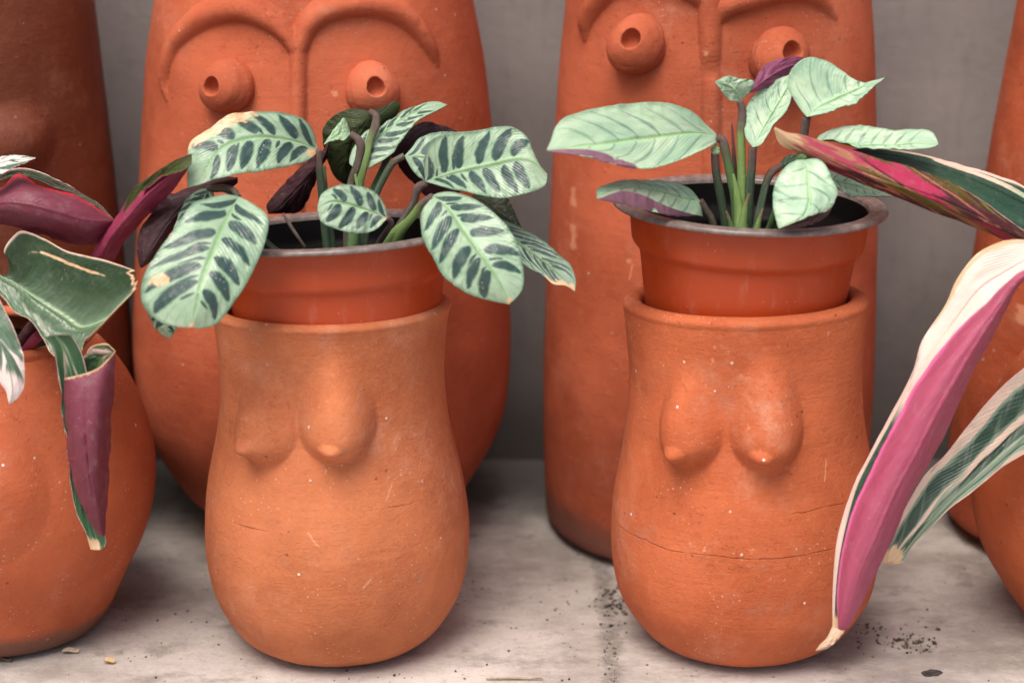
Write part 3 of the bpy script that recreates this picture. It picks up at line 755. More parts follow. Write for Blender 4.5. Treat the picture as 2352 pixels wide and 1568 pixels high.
leaf(A, [(-1,[(545,408),(507,409),(455,424),(412,438),(375,457),(346,494),(324,531),(315,575),(322,612)],.0),(0,[(545,412),(490,425),(440,455),(395,500),(360,550),(335,590),(324,613)],-.008),(1,[(545,420),(520,436),(470,450),(425,490),(392,540),(358,588),(326,614)],.0)],
     1.00, .965, striped(4), DPURP, 'under', seed=4, label='dark purple underside of the leftmost hanging leaf', wave=.0012)
leaf(A, [(-1,[(482,432),(455,436),(425,462),(404,509),(396,540)],.0),(0,[(482,433),(465,455),(440,480),(418,512),(396,542)],-.002),(1,[(483,433),(492,452),(475,485),(440,525),(396,545)],.0)],
     .985, .965, striped(5, 6), OLIVE, 'top', seed=5, nu=90, nv=50)
leaf(A, [(-1,[(400,690),(355,680),(340,705),(350,745),(372,768),(390,778)],.0),(0,[(400,690),(385,715),(383,745),(390,778)],-.002),(1,[(400,690),(415,720),(405,755),(392,778)],.0)],
     .965, .968, striped(6, 5), OLIVE, 'top', seed=6, nu=90, nv=50)
# upper leaf towards the back
leaf(A, [(-1,[(812,385),(802,372),(812,338),(835,307),(879,284),(927,252),(975,236),(1004,233),(1028,241)],.006),(0,[(825,388),(835,362),(852,333),(893,297),(938,266),(985,247),(1028,241)],0),(1,[(830,388),(852,384),(894,358),(918,328),(945,294),(968,270),(1000,255),(1028,241)],-.008)],
     1.02, 1.045, striped(7, 9, .26), OLIVE, 'top', seed=7, label='upright narrow striped leaf at the back')
leaf(A, [(-1,[(804,307),(801,290),(790,271),(778,283),(765,300),(744,331)],.003),(0,[(804,307),(790,303),(775,310),(744,331)],0),(1,[(804,308),(790,322),(768,322),(755,326),(744,332)],-.003)],
     1.005, .995, flatcol((.30,.48,.28),(.42,.60,.36), seed=3, mid=(.5,.68,.4)), UNDERG, 'top', seed=8, nu=70, nv=40, label='small pale young leaf')
# right side: leaf behind, big leaf, lower leaves
leaf(A, [(-1,[(929,358),(945,340),(967,315),(1008,304),(1060,308),(1100,350)],.006),(0,[(929,358),(965,359),(1010,365),(1060,370),(1100,378)],0),(1,[(929,359),(944,386),(966,410),(1000,420),(1060,420),(1100,400)],-.006)],
     1.015, 1.02, striped(9, 6), OLIVE, 'top', seed=9)
leaf(A, [(-1,[(1085,448),(1120,444),(1160,450),(1180,480),(1198,522)],.004),(0,[(1085,450),(1120,465),(1150,490),(1180,512),(1198,522)],0),(1,[(1085,452),(1100,490),(1140,520),(1170,524),(1198,523)],-.002)],
     .995, .985, OLIVE, DPURP, 'top', seed=10, nu=80, nv=50)
leaf(A, [(-1,[(1110,490),(1165,508),(1195,522),(1238,545),(1282,582),(1310,608),(1322,640),(1321,668)],.004),(0,[(1110,510),(1165,540),(1215,575),(1262,612),(1300,645),(1321,668)],0),(1,[(1110,530),(1160,585),(1202,607),(1249,634),(1270,652),(1300,655),(1321,669)],-.004)],
     .985, .955, striped(11, 9, .45, pale=c(.27,.38,.28)), UNDERG, 'top', seed=11, dry=[(.9,.75,.10,.5),(.97,.0,.05,.8),(.80,.92,.1,.12)], wave=.0012, label='drooping striped leaf with a brown dried tip')
leaf(A, [(-1,[(977,416),(974,385),(980,345),(1000,316),(1040,305),(1090,301),(1140,291),(1180,293),(1212,315),(1225,345),(1240,378),(1257,400)],.007),(0,[(978,416),(1055,393),(1128,377),(1190,364),(1225,372),(1257,404)],0),(1,[(978,417),(1033,433),(1090,444),(1147,455),(1202,447),(1248,429),(1258,406)],-.010)],
     .985, .965, striped(12, 8, .17), UNDERG, 'top', seed=12, ybend=-.004, label='large striped leaf pointing right')
leaf(A, [(-1,[(994,448),(1010,442),(1037,440),(1084,454),(1128,483),(1165,520),(1191,567),(1203,622),(1200,664),(1178,692)],.003),(0,[(995,450),(1030,480),(1074,542),(1110,590),(1139,634),(1161,673),(1174,694)],-.002),(1,[(994,451),(970,482),(964,509),(972,549),(993,590),(1019,634),(1074,673),(1128,691),(1170,699)],.003)],
     .965, .925, striped(13, 8, .20), DPURP, 'top', seed=13, ybend=-.008, dry=[(.99,.1,.03,.6)], label='large striped leaf hanging over the right of the rim')
# left side
leaf(A, [(-1,[(729,338),(718,298),(690,270),(625,256),(560,258),(520,266),(480,298),(438,325),(430,370),(430,428)],.008),(0,[(729,343),(670,322),(600,314),(545,322),(505,342),(475,380),(455,410),(431,429)],0),(1,[(728,352),(700,372),(650,384),(600,392),(550,400),(510,408),(470,420),(431,431)],-.012)],
     1.00, .965, striped(14, 8, .17), UNDERG, 'top', seed=14, ybend=-.006, dry=[(.60,-.98,.20,.42),(.02,.6,.06,.5)], wave=.0010, label='striped leaf at upper left with a dried brown edge')
leaf(A, [(-1,[(547,450),(515,446),(475,456),(440,470),(392,540),(345,606),(324,660),(332,705),(365,738),(405,750),(438,752)],.003),(0,[(548,452),(515,512),(482,590),(461,650),(450,705),(440,752)],-.002),(1,[(549,451),(585,470),(616,500),(608,560),(575,635),(540,690),(500,742),(462,754),(440,752)],.003)],
     .955, .905, striped(15, 8, .22), DPURP, 'top', seed=15, ybend=-.010, dry=[(.64,-.72,.035,.14),(.985,.1,.02,.7)], nu=180, nv=100, label='largest striped leaf, hanging over the left of the pot')
leaf(A, [(-1,[(889,497),(882,468),(855,437),(805,424),(765,429),(738,447),(729,475)],.004),(0,[(889,500),(845,483),(805,470),(765,463),(729,478)],0),(1,[(889,502),(862,528),(820,537),(775,527),(738,510),(729,482)],-.005)],
     .965, .955, striped(16, 5, .2), DPURP, 'top', seed=16, dry=[(.0,.6,.07,.5)], nu=110, nv=70, label='small oval striped leaf in the middle of the pot')
stem(A, [(731,344),(733,384),(737,421),(740,457),(750,560),(760,600)], 1.0, .995, .0018, .0021, BRN, DGR)
stem(A, [(849,257),(863,266),(862,290),(850,322),(838,370),(826,420),(812,500),(806,600)], 1.03, 1.0, .0017, .0028, BRN, LGR, bulb=.25)
stem(A, [(804,308),(822,320),(829,342),(820,380),(806,425),(800,500),(798,600)], 1.005, .998, .0018, .0025, BRN, BRN2, bulb=.2)
stem(A, [(929,358),(903,374),(884,404),(866,440),(845,500),(830,600)], 1.012, 1.0, .0017, .0022, BRN2, DGR)
stem(A, [(893,355),(874,400),(856,440),(835,500),(822,600)], 1.035, 1.01, .0016, .0024, DGR, GRN)
stem(A, [(979,420),(960,432),(950,465),(925,508),(900,548),(880,600)], .985, .99, .0018, .0022, BRN, BRN2, bulb=.2)
stem(A, [(993,451),(968,470),(950,494),(920,535),(895,600)], .965, .985, .0017, .0026, BRN, LGR)
stem(A, [(889,499),(899,512),(889,530),(870,560),(860,600)], .965, .985, .0013, .0018, BRN, BRN)
stem(A, [(548,452),(535,436),(512,430),(478,433)], .957, .985, .0014, .0014, BRN2, BRN2)
stem(A, [(482,433),(520,436),(548,462),(580,520),(640,580),(740,620)], .985, 1.0, .0016, .002, BRN2, DGR)
stem(A, [(948,493),(925,515),(900,545),(885,590)], .975, .985, .0005, .0042, LGR, LGR, 'sheath')
stem(A, [(816,400),(822,440),(815,500),(808,590)], .998, .992, .0006, .0036, LGR, GRN, 'sheath')
stem(A, [(744,380),(748,440),(756,520),(764,600)], 1.01, 1.0, .0008, .0028, GRN, DGR, 'sheath')
p = at(650, 490, 1.0); tw = empty('dry_twig', p, label='thin dry twig sticking out of the soil of the left nursery pot', cat='twig')
V, Fc = tube(np.array([(0,0,0),(.004,-.0005,-.007),(.0105,-.001,-.017)]), [.0007,.001,.0008], 8)
mesh_obj('stalk', V, Fc, plain('dry_wood', (.33,.24,.2)), tw)
# ================================================================== pale plant
p = at(1700, 520, YF); B = empty('pale_leaf_plant', (p.x, p.y, p.z-.012), label='houseplant with plain pale green thin-veined leaves, growing in the right nursery pot', cat='plant', group='potted plants')
PM = (LM_PALE, LM_UND)
leaf(B, [(-1,[(1644,306),(1620,284),(1592,258),(1546,239),(1499,235),(1446,238),(1390,245),(1337,256),(1297,270),(1276,292),(1266,320),(1256,343)],.009),(0,[(1646,312),(1600,306),(1546,309),(1459,320),(1365,331),(1300,340),(1256,345)],0),
         (.62,[(1647,322),(1615,336),(1560,362),(1500,375),(1440,366),(1380,350),(1320,344),(1256,346)],-.010),(.82,[(1648,326),(1618,342),(1565,365),(1515,382),(1472,387),(1415,378),(1350,362),(1300,353),(1256,347)],-.014),(1,[(1648,327),(1620,342),(1570,362),(1520,380),(1478,386),(1430,372),(1385,352),(1330,343),(1256,346)],-.011)],
     .990, .935, paleleaf(21, 6, .30), LILAC, 'top', mats=PM, seed=21, ybend=-.004, nu=180, label='longest pale leaf, pointing left, with a curled edge')
leaf(B, [(-1,[(1608,461),(1588,435),(1561,422),(1530,416),(1477,413),(1427,414),(1390,423),(1371,436),(1371,455)],.006),(0,[(1609,462),(1570,455),(1525,440),(1477,431),(1430,430),(1395,440),(1372,456)],0),
         (.55,[(1612,475),(1585,490),(1548,485),(1500,467),(1460,455),(1415,455),(1373,457)],-.009),(.75,[(1614,490),(1590,496),(1545,495),(1495,487),(1448,474),(1405,462),(1374,457)],-.012),(1,[(1615,498),(1592,492),(1555,482),(1520,468),(1480,449),(1430,438),(1374,456)],-.012)],
     .985, .940, paleleaf(22, 6, .30), LILAC, 'top', mats=PM, seed=22, label='low pale leaf resting on the left of the rim, edge curled up lilac')
leaf(B, [(-1,[(1700,234),(1680,232),(1664,217),(1652,203),(1643,190)],-.002),(0,[(1700,233),(1690,210),(1672,195),(1643,188)],0),(1,[(1701,233),(1720,212),(1730,187),(1702,181),(1670,175),(1643,187)],.003)],
     .995, .985, paleleaf(23, 3, .2), LILAC, 'top', mats=PM, seed=23, nu=90, nv=50)
leaf(B, [(-1,[(1722,212),(1732,188),(1755,152),(1788,137),(1838,131),(1850,150)],.0),(0,[(1722,212),(1750,188),(1785,165),(1820,150),(1850,152)],-.002),(1,[(1722,213),(1760,202),(1790,190),(1822,172),(1850,158)],.0)],
     .995, 1.02, paleleaf(24, 3), PURP, 'under', mats=PM, seed=24, nu=90, nv=50, label='purple underside of a folded leaf at the top')
leaf(B, [(-1,[(1729,339),(1713,316),(1709,285),(1712,253),(1733,220),(1778,186),(1812,172),(1835,165)],.002),(0,[(1730,338),(1750,300),(1772,262),(1800,215),(1820,185),(1835,165)],0),(1,[(1731,339),(1750,330),(1764,308),(1784,278),(1806,254),(1821,215),(1835,168)],-.004)],
     .985, 1.01, paleleaf(25, 4, .3), DPURP, 'top', mats=PM, seed=25)
leaf(B, [(-1,[(1853,269),(1836,248),(1820,222),(1808,195),(1817,162),(1838,140),(1864,131),(1894,138),(1925,155),(1953,177),(1975,192),(2003,186),(2034,178)],.004),(0,[(1853,268),(1880,245),(1915,228),(1950,212),(1985,198),(2034,178)],0),(1,[(1853,269),(1887,261),(1927,248),(1963,237),(1988,216),(2012,196),(2034,178)],-.008)],
     .975, .985, paleleaf(26, 5, .3), DPURP, 'top', mats=PM, seed=26, label='top pale leaf with a tip bent to the right')
leaf(B, [(-1,[(1872,325),(1886,308),(1920,294),(1953,289),(2003,291),(2036,297),(2079,298),(2118,296),(2141,303),(2151,318),(2155,330)],.006),(0,[(1872,326),(1910,322),(1965,332),(2030,334),(2100,330),(2155,331)],0),(1,[(1872,328),(1905,320),(1945,330),(1990,342),(2036,343),(2102,342),(2142,338),(2155,332)],-.006)],
     .975, .965, paleleaf(27, 8, .12), OLIVE, 'top', mats=PM, seed=27, label='flat pale leaf pointing right above the pink leaf')
leaf(B, [(-1,[(1885,395),(1911,392),(1940,402),(1973,415),(2006,431),(2049,449)],.004),(0,[(1885,405),(1935,418),(1980,432),(2049,450)],0),(1,[(1885,415),(1924,430),(1940,445),(1973,452),(2009,451),(2049,451)],-.004)],
     .995, .99, paleleaf(28, 6, .1), OLIVE, 'top', mats=PM, seed=28)
leaf(B, [(-1,[(1785,389),(1800,365),(1822,354),(1832,358)],0),(0,[(1785,389),(1808,374),(1832,362)],0),(1,[(1785,389),(1812,382),(1832,370)],0)],
     1.0, 1.01, flatcol((.10,.18,.11),(.2,.3,.2)), OLIVE, 'top', mats=PM, seed=29, nu=50, nv=30)
leaf(B, [(-1,[(1848,366),(1822,370),(1795,393),(1778,430),(1775,464),(1780,498),(1788,524)],.003),(0,[(1849,367),(1855,400),(1858,432),(1860,462),(1846,496),(1815,512),(1789,525)],-.004,),(1,[(1850,366),(1875,364),(1895,378),(1912,412),(1925,440),(1917,464),(1903,482),(1860,494),(1790,525)],.0)],
     .960, .935, paleleaf(30, 4, .3), LILAC, 'top', mats=PM, seed=30, ybend=-.004, label='broad pale leaf hanging at the front of the rim')
leaf(B, [(-1,[(1792,524),(1830,508),(1865,494),(1908,479)],.0),(0,[(1792,524),(1835,514),(1870,502),(1908,480)],-.001),(1,[(1793,525),(1840,521),(1880,509),(1900,494),(1908,481)],.0)],
     .942, .958, paleleaf(31, 3), flatcol((.11,.05,.055),(.17,.10,.09), seed=2), 'under', mats=PM, seed=31, nu=60, nv=30, label='curled-under purple end of the front leaf')
leaf(B, [(-1,[(1645,330),(1636,338),(1634,350),(1642,358)],0),(1,[(1645,330),(1652,340),(1652,352),(1642,358)],0)], .99, .988, flatcol((.3,.5,.26),(.38,.56,.32)), OLIVE, 'top', mats=PM, seed=32, nu=40, nv=20)
stem(B, [(1642,352),(1645,397),(1656,455),(1666,512),(1672,580)], .99, .99, .0020, .0023, BRN, DGR)
stem(B, [(1647,315),(1660,325),(1668,355),(1680,413),(1689,460),(1697,580)], .99, .985, .0020, .0027, BRN, GRN, bulb=.1)
stem(B, [(1681,283),(1684,330),(1690,420),(1696,500),(1700,580)], .997, .995, .0004, .0026, (.16,.05,.06), (.09,.05,.035), 'sheath')
stem(B, [(1700,234),(1705,258),(1702,304),(1703,366),(1704,444),(1706,580)], .995, .985, .0018, .0028, BRN, LGR, bulb=.15)
stem(B, [(1729,339),(1727,382),(1723,428),(1719,500),(1716,580)], .987, .985, .0020, .0024, BRN, DGR)
stem(B, [(1789,385),(1772,397),(1760,420),(1750,460),(1738,520),(1728,580)], .995, .98, .0017, .0024, BRN, DGR, bulb=.15)
stem(B, [(1853,269),(1848,300),(1838,369),(1815,440),(1780,520),(1750,580)], .978, .99, .0021, .0026, BRN, GRN)
stem(B, [(1874,327),(1862,342),(1850,370),(1825,440),(1790,520),(1760,580)], .975, .993, .0018, .0022, GRN, DGR)
stem(B, [(1849,367),(1842,360),(1832,372),(1800,440),(1770,520),(1750,580)], .961, .99, .0017, .0022, GRN, GRN)
stem(B, [(1608,461),(1622,484),(1636,509),(1650,580)], .985, .99, .0018, .002, BRN, BRN2)
stem(B, [(1684,400),(1692,440),(1700,500),(1703,585)], .979, .978, .0006, .0052, LGR, LGR, 'sheath')
stem(B, [(1721,445),(1712,475),(1706,520),(1702,585)], .974, .976, .0005, .0040, (.20,.14,.06), LGR, 'sheath')
stem(B, [(1752,480),(1744,505),(1736,540),(1730,585)], .974, .976, .0005, .0030, (.22,.16,.07), LGR, 'sheath')
stem(B, [(1668,485),(1675,505),(1685,540),(1692,585)], .974, .976, .0005, .0030, (.2,.12,.06), GRN, 'sheath')
# ================================================================== variegated plant, left
p = potBL.root.location; Cc = empty('variegated_plant', (p.x, p.y, .150), label='plant with green leaves and rolled maroon undersides, growing in the left round pot', cat='plant', group='potted plants')
SM = (LM_SF, LM_SU)
G1 = varieg(41, green=(.022,.050,.020), grey=(.10,.17,.08), th=.66, edge=True)
def s4face(u, v):
    col = lerp(c(.014,.034,.012), c(.040,.080,.036), fbm((u-.4*np.abs(v))*14, v*3, 44))
    col = lerp(col, c(.17,.26,.16), np.exp(-(v/.28)**2)*.75)
    col = lerp(col, c(.13,.22,.13), sst(.05,.6,v)*.8)
    col = lerp(col, c(.42,.42,.34), sst(.60,.66,fbm((u-.3*v)*22, v*4, 45))*sst(.25,.7,v)*.8)
    col = lerp(col, c(.30,.44,.24), sst(.05,.015,np.abs(v)))
    col = lerp(col, c(.72,.55,.50), sst(.955,.985,np.abs(v)))
    return col
leaf(Cc, [(-1,[(-60,415),(-30,370),(0,360),(33,355),(60,359),(82,362)],.003),(0,[(-60,420),(-20,385),(20,370),(50,367),(82,362)],0),(1,[(-60,430),(-30,412),(5,398),(50,377),(82,363)],-.004)],
     .97, .98, varieg(42, cream=(.85,.75,.72), th=.42), MAG, 'top', mats=SM, seed=41, nu=80, nv=40, label='white and green leaf tip at the left edge')
leaf(Cc, [(-1,[(-80,430),(0,398),(33,387),(82,392),(132,411),(181,438),(231,471),(262,505)],.012),(-.5,[(-80,450),(0,415),(35,404),(75,410),(125,428),(178,448),(225,475),(262,506)],.008)],
     .985, .985, G1, MAG, 'top', mats=SM, seed=42, label='green face of the rolled maroon leaf')
def rollc(u, v):
    col = MAROON(u, v); return lerp(col, c(.50,.015,.035), sst(-.78,-.95,v)*.9)
leaf(Cc, [(-1,[(-80,470),(0,434),(33,406),(59,407),(99,430),(165,446),(214,473),(262,506)],.004),(-.4,[(-80,490),(0,450),(60,440),(120,458),(180,480),(230,500),(262,507)],-.012),(.3,[(-80,510),(0,480),(70,492),(140,508),(200,520),(262,508)],-.016),(1,[(-80,515),(0,514),(66,531),(132,550),(190,561),(243,545),(262,508)],.0)],
     .985, .985, G1, rollc, 'under', mats=SM, seed=43, wave=.0007, label='maroon rolled underside at the left')
leaf(Cc, [(-1,[(205,600),(237,538),(272,492),(290,462),(312,432),(346,405),(396,373),(438,355)],.004),(0,[(222,605),(258,540),(300,490),(335,450),(375,415),(410,388),(439,362)],-.010),(1,[(262,598),(287,551),(330,505),(370,465),(400,432),(420,405),(439,372)],.004)],
     .985, .965, G1, MAG, 'under', mats=SM, seed=44, label='rolled magenta leaf pointing up right', vv=None)
leaf(Cc, [(-1,[(284,480),(303,437),(346,404),(396,371),(440,353)],.0),(0,[(284,490),(315,450),(350,420),(400,385),(440,357)],.0),(1,[(285,520),(320,466),(345,425),(385,402),(420,392),(440,378)],-.004)],
     .972, .958, flatcol((.030,.055,.010),(.09,.10,.02), seed=12), MAG, 'top', mats=SM, seed=45, nu=90, nv=40)
leaf(Cc, [(-1,[(-90,560),(-40,600),(12,640),(22,610),(15,565),(35,535),(60,532),(110,553),(160,578),(240,597),(326,627)],.010),(-.5,[(-90,570),(-30,610),(30,640),(70,620),(110,618),(160,635),(220,655),(275,665),(322,632)],.004),(0,[(-90,575),(-20,624),(33,652),(99,696),(150,728),(190,752),(240,735),(270,705),(320,655)],0),
          (.5,[(-90,585),(-20,640),(40,690),(80,725),(130,770),(170,795),(195,792),(205,765),(212,762)],-.003),(1,[(-90,600),(0,676),(33,716),(73,739),(100,780),(118,812),(150,830),(180,818),(190,795)],-.006)],
     .985, .945, s4face, MAROON, 'top', mats=SM, seed=46, nu=190, nv=160, edgedry=.02, wave=.0016, rag=.075, dry=[(.66,-.72,.17,.035),(1.0,-.2,.022,1.5)], label='large torn dark green leaf with brown edges')
# rolled cone hanging below it: strip of green, then the maroon roll
leaf(Cc, [(-1,[(100,775),(123,804),(136,876),(146,953),(154,1030),(161,1107),(174,1173),(197,1224),(208,1262)],.0),(0,[(125,770),(145,804),(158,876),(170,953),(182,1030),(190,1107),(200,1173),(218,1224),(228,1262)],.006),(1,[(165,770),(185,804),(200,860),(205,940),(210,1030),(214,1107),(222,1173),(243,1235),(240,1256)],.006)],
     .930, .930, varieg(47, green=(.035,.10,.045), grey=(.16,.27,.15), th=.70), MAROON, 'top', mats=SM, seed=47, dry=[(1.0,-.7,.06,1.0)], label='hanging end of the torn leaf')
leaf(Cc, [(-1,[(148,868),(149,927),(154,1004),(165,1081),(186,1158),(221,1220),(238,1232)],.004),(-.3,[(172,864),(172,930),(178,1010),(190,1085),(210,1160),(228,1220),(238,1232)],-.010),(.4,[(225,846),(224,930),(222,1010),(222,1090),(226,1160),(233,1215),(238,1232)],-.010),(1,[(264,806),(259,900),(254,978),(249,1081),(244,1160),(240,1220),(238,1232)],.006)],
     .925, .925, s4face, MAROON, 'under', mats=SM, seed=48, edgedry=.0, dry=[(0,-.2,.012,1.6)], label='maroon rolled cone with a dry brown rim')
leaf(Cc, [(-1,[(264,806),(245,790),(222,792),(206,800),(192,822),(170,845),(148,868)],.006),(1,[(264,812),(258,835),(235,848),(205,855),(180,860),(160,866),(148,870)],.010)],
     .933, .933, varieg(49, green=(.04,.10,.04), grey=(.2,.26,.12), th=.62), MAROON, 'top', mats=SM, seed=49, nu=60, nv=30, edgedry=.12)
leaf(Cc, [(-1,[(-60,640),(-20,660),(0,690),(26,743),(50,800),(58,865),(48,905),(21,930)],.0),(0,[(-60,660),(-25,720),(0,780),(20,840),(28,890),(21,930)],-.004),(1,[(-60,690),(-40,760),(-20,830),(0,878),(14,900),(21,930)],.0)],
     .94, .92, varieg(50, cream=(.84,.72,.68), green=(.08,.13,.085), grey=(.16,.22,.16), th=.62, fcream=lambda u, v: sst(.72,.80,u+.08*v+.05*fbm(u*10,v*6,3))), MAROON, 'top', mats=SM, seed=50, label='green leaf with a white tip at the left edge')
stem(Cc, [(92,768),(75,785),(55,815),(30,860)], .985, 1.02, .0026, .0032, (.22,.02,.06), (.22,.02,.06))
stem(Cc, [(215,598),(180,640),(120,700),(60,770),(20,850)], .985, 1.025, .003, .0034, (.22,.02,.06), (.10,.03,.03))
stem(Cc, [(-90,572),(-100,640),(-70,720),(-30,850)], .985, 1.03, .0028, .0034, (.10,.12,.04), (.10,.03,.03))
stem(Cc, [(-80,490),(-120,560),(-90,700),(-40,850)], .985, 1.04, .0028, .0034, (.22,.02,.06), (.10,.03,.03))
stem(Cc, [(-60,420),(-110,520),(-100,700),(-50,850)], .97, 1.035, .0024, .0034, (.10,.12,.04), (.10,.03,.03))
stem(Cc, [(-60,665),(-80,720),(-60,790),(-35,860)], .94, 1.02, .0024, .003, (.10,.12,.04), (.10,.03,.03))
# ================================================================== variegated plant, right
p = potBR.root.location; Dd = empty('variegated_plant', (p.x, p.y, .140), label='plant with cream-edged leaves and bright pink undersides, growing in the right round pot', cat='plant', group='potted plants')
leaf(Dd, [(-1,[(2620,640),(2500,540),(2420,470),(2346,426),(2283,401),(2217,381),(2135,358),(2052,344),(1990,338),(1955,345)],.010),(0,[(2620,650),(2500,560),(2420,500),(2346,465),(2283,432),(2217,405),(2135,378),(2060,358),(1955,347)],.004),(1,[(2620,670),(2500,620),(2420,572),(2352,532),(2250,461),(2184,421),(2118,395),(2042,372),(1995,358),(1955,348)],-.004)],
     .97, .975, t1face, MAG, 'top', mats=SM, seed=61, nu=170, label='green upper face of the folded leaf at right')
leaf(Dd, [(-1,[(2620,670),(2500,620),(2420,572),(2352,532),(2250,461),(2184,421),(2118,395),(2042,372),(1953,346),(1871,319),(1831,309),(1806,305),(1779,293)],.0),(0,[(2620,690),(2500,628),(2420,590),(2352,548),(2280,512),(2190,470),(2110,440),(2030,412),(1950,382),(1880,352),(1831,328),(1779,295)],-.010),(1,[(2620,700),(2500,630),(2420,598),(2352,560),(2316,550),(2217,514),(2118,477),(2046,448),(1970,415),(1897,385),(1831,350),(1792,330),(1778,296)],-.002)],
     .965, .965, G1, pinkvar, 'under', mats=SM, seed=62, nu=220, dry=[(1.0,0,.075,2.5)], wave=.0008, label='pink and bronze underside of the folded leaf')
leaf(Dd, [(-1,[(2560,560),(2460,548),(2380,552),(2323,550),(2276,564),(2236,590),(2196,644),(2169,704),(2118,782),(2095,852),(2048,946),(1995,1046),(1966,1100),(1936,1185),(1920,1254),(1913,1355),(1912,1442)],.012),
          (0,[(2560,600),(2460,585),(2380,590),(2310,625),(2250,665),(2205,720),(2160,780),(2110,850),(2065,940),(2015,1035),(1972,1120),(1948,1200),(1932,1280),(1922,1370),(1920,1444)],.005),
          (1,[(2560,660),(2460,640),(2380,628),(2330,650),(2263,702),(2195,778),(2125,865),(2074,959),(2030,1053),(1985,1154),(1954,1254),(1940,1355),(1932,1446)],-.002)],
     .945, .905, t2face, PINK, 'top', mats=SM, seed=63, nu=200, dry=[(.28,-.95,.14,.14),(1.0,0,.03,2)], wave=.0003, label='cream and green face of the long rolled leaf')
leaf(Dd, [(-1,[(2560,680),(2460,640),(2352,644),(2290,751),(2236,852),(2182,966),(2129,1073),(2082,1160),(2048,1241),(2015,1308),(1981,1382),(1944,1445)],.006),
          (-.2,[(2560,670),(2460,630),(2352,636),(2280,735),(2222,835),(2165,940),(2110,1050),(2060,1145),(2020,1235),(1985,1310),(1960,1380),(1938,1445)],-.014),
          (.5,[(2560,660),(2460,620),(2352,628),(2270,715),(2202,803),(2138,903),(2082,1010),(2030,1105),(1988,1200),(1958,1290),(1943,1370),(1930,1445)],-.016),
          (1,[(2560,655),(2460,615),(2352,623),(2263,697),(2182,777),(2115,865),(2062,959),(2015,1053),(1968,1154),(1938,1254),(1924,1355),(1926,1443)],-.004)],
     .935, .900, varieg(64), pinkunder, 'under', mats=SM, seed=64, nu=200, wave=.0008, label='bright pink rolled underside of the longest leaf')
leaf(Dd, [(-1,[(1912,1438),(1900,1462),(1885,1478),(1874,1492)],0),(0,[(1925,1442),(1912,1470),(1892,1484),(1874,1493)],-.001),(1,[(1944,1442),(1928,1464),(1908,1484),(1895,1490),(1874,1494)],0)],
     .9, .895, flatcol((.62,.40,.24),(.80,.60,.44), seed=4), flatcol((.5,.3,.2),(.6,.45,.35)), 'top', mats=SM, seed=65, nu=50, nv=30, label='dried tan tip of the longest leaf')
leaf(Dd, [(-1,[(2580,730),(2460,775),(2352,845),(2283,906),(2216,986),(2169,1046),(2122,1093),(2075,1174),(2032,1250),(2030,1294)],.006),(0,[(2580,800),(2460,890),(2352,975),(2275,1048),(2209,1110),(2155,1165),(2102,1225),(2050,1290)],0),(1,[(2580,900),(2460,980),(2352,1043),(2303,1073),(2236,1127),(2182,1167),(2135,1214),(2095,1254),(2072,1290),(2035,1296)],-.004)],
     .975, .93, t3face, PINK, 'top', mats=SM, seed=66, nu=200, dry=[(1.0,.2,.055,2.5)], wave=.0008, label='green and cream striped leaf pointing down left')
stem(Dd, [(2620,685),(2680,720),(2680,800),(2640,900)], .965, 1.02, .003, .0035, (.22,.02,.06), (.2,.03,.05))
stem(Dd, [(2560,620),(2640,660),(2660,760),(2620,900)], .935, 1.02, .003, .0035, (.22,.02,.06), (.2,.03,.05))
stem(Dd, [(2580,800),(2650,770),(2680,830),(2640,900)], .975, 1.02, .003, .0035, (.22,.02,.06), (.2,.03,.05))
# ------------------------------------------------------------------ loose bits on the floor
def floor_pt(px, py):
    a = (px-1176)/F; b = (784-py)/F; t = -H/(-sp+b*cp); return a*t, (cp+b*sp)*t
V = []; Fc = []
def crumb(x, y, s):
    n0 = len(V); pts = []
    for k in range(8):
        pts.append(((k & 1)*2-1, ((k >> 1) & 1)*2-1, (k >> 2)))
    for q in pts: V.append((x+s*(q[0]*random.uniform(.35,1)), y+s*(q[1]*random.uniform(.35,1)), s*1.1*q[2]*random.uniform(.5,1)+.0001))
    for f in ((0,1,3,2),(4,6,7,5),(0,4,5,1),(1,5,7,3),(3,7,6,2),(2,6,4,0)): Fc.append(tuple(n0+i for i in f))
def cluster(px, py, sx, sy, n, s0, s1):
    for _ in range(n):
        x, y = floor_pt(px+random.gauss(0, sx), py+random.gauss(0, sy)); crumb(x, y, random.uniform(s0, s1)*random.choice((.5,.7,1)))
cluster(1408, 1375, 20, 26, 72, .0004, .0016); cluster(1400, 1500, 14, 50, 54, .0003, .0012); cluster(1330, 1420, 60, 60, 24, .0003, .0009)
cluster(2030, 1460, 60, 22, 66, .0004, .0015); cluster(2090, 1480, 30, 12, 36, .0004, .0018); cluster(2150, 1350, 110, 80, 18, .0004, .0011)
cluster(1180, 1380, 90, 60, 30, .0003, .0010); cluster(400, 1420, 110, 60, 36, .0003, .0011); cluster(1200, 1530, 700, 30, 42, .0003, .0009)
cluster(1250, 1200, 80, 50, 15, .0003, .001); cluster(1100, 1370, 40, 20, 15, .0003, .001); cluster(900, 1545, 250, 12, 18, .0003, .0010)
me = mesh_obj('soil_crumbs', V, Fc, plain('dry_soil_crumbs', (.15,.12,.09), .95, 500, .85), smooth=False)
tag(me, 'dark soil crumbs scattered over the pale floor', 'crumbs', kind='stuff')
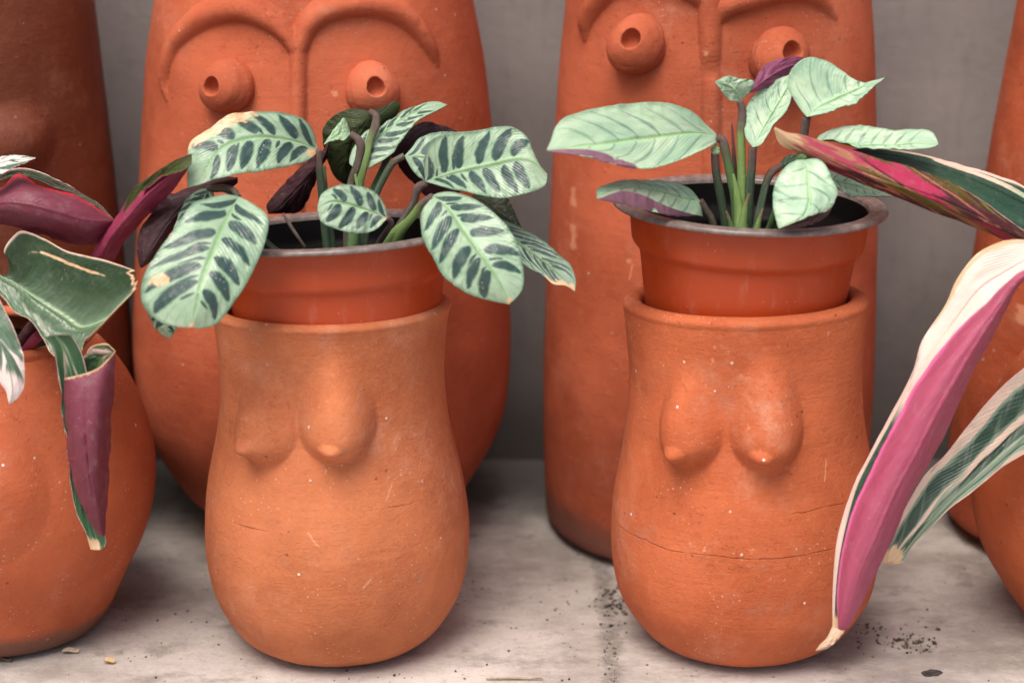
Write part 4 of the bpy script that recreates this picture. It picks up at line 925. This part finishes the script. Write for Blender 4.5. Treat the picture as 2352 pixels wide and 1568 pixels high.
def petal(px, py, L, W_, rot, col, name, label, cat):
    x, y = floor_pt(px, py); n = 9; V = []; 
    for i in range(n):
        u = i/(n-1); w_ = W_*math.sin(u*math.pi*.9+.15)**.8
        for j in (-1, -.4, .4, 1): V.append(((u-.5)*L, j*w_, .0008+.0014*abs(j)**1.5+.0006*math.sin(u*5)))
    Fc = [(i*4+j, (i+1)*4+j, (i+1)*4+j+1, i*4+j+1) for i in range(n-1) for j in range(3)]
    o = mesh_obj(name, V, Fc, plain('husk_'+name, col, .7, 300, .2)); o.location = (x, y, .0004); o.rotation_euler = (0, 0, rot)
    md = o.modifiers.new('t', 'SOLIDIFY'); md.thickness = .0003
    return tag(o, label, cat)
petal(163, 1501, .0085, .0022, .2, (.62,.50,.36), 'seed_husk', 'pale beige seed husk on the floor at lower left', 'husk')
petal(252, 1524, .0055, .0022, .1, (.72,.52,.26), 'dry_petal', 'small yellow dried petal on the floor right of the beige husk', 'petal')
petal(8, 1519, .009, .0014, -.3, (.12,.07,.05), 'wood_chip', 'dark wood chip on the floor at the bottom left edge', 'wood chip')
x, y = floor_pt(1180, 1562)
V2, F2 = tube(np.array([(-.014,0,.0012),(0,.0004,.0010),(.015,0,.0013)]), [.0005,.0006,.0004], 8)
o = mesh_obj('grass_straw', V2, F2, plain('straw', (.36,.27,.17))); o.location = (x, y, 0); tag(o, 'thin dry straw lying on the floor between the two torso pots', 'straw')
x, y = floor_pt(2140, 1546)
V2 = []; nn = 26
for k, (rr, zz) in enumerate(((0,.0004),(.0026,.0005),(.0034,.0009),(.0040,.0001))):
    for j in range(nn):
        t = 2*math.pi*j/nn; q = rr*(1+.18*math.sin(2*t+.5)+.1*math.sin(5*t)); V2.append((q*1.25*math.cos(t), q*math.sin(t), zz))
F2 = [(k*nn+j, k*nn+(j+1) % nn, (k+1)*nn+(j+1) % nn, (k+1)*nn+j) for k in range(3) for j in range(nn)]
o = mesh_obj('dried_mud_spot', V2, F2, plain('dried_mud', (.055,.045,.04), .9, 500, .5)); o.location = (x, y, 0); tag(o, 'small dark spot of dried mud on the floor at lower right', 'mud spot')
# ------------------------------------------------------------------ light
wd = bpy.data.worlds.new('World'); S.world = wd; wd.use_nodes = True; nt = wd.node_tree
bg = nt.nodes['Background']; sky = nt.nodes.new('ShaderNodeTexSky'); sky.sky_type = 'NISHITA'; sky.sun_disc = False
EL, AZ = R(62), R(-24)       # sun height; bearing left of the viewer's back
sky.sun_elevation = EL; sky.sun_rotation = math.pi+AZ*-1; sky.air_density = 1.0; sky.dust_density = 6.0; sky.ozone_density = .4
nt.links.new(sky.outputs[0], bg.inputs[0]); bg.inputs[1].default_value = .08
sd = bpy.data.lights.new('sun', 'SUN'); sun = bpy.data.objects.new('sun', sd); C.objects.link(sun)
sd.energy = 1.5; sd.angle = R(36); sd.color = (1, .95, .89)
dirv = Vector((math.sin(AZ)*math.cos(EL), -math.cos(AZ)*math.cos(EL), math.sin(EL)))
sun.rotation_euler = dirv.to_track_quat('Z', 'Y').to_euler()
vs_ = S.view_settings; vs_.view_transform = 'Standard'; vs_.look = 'None'; vs_.gamma = 1; vs_.exposure = 1.0; vs_.use_curve_mapping = False
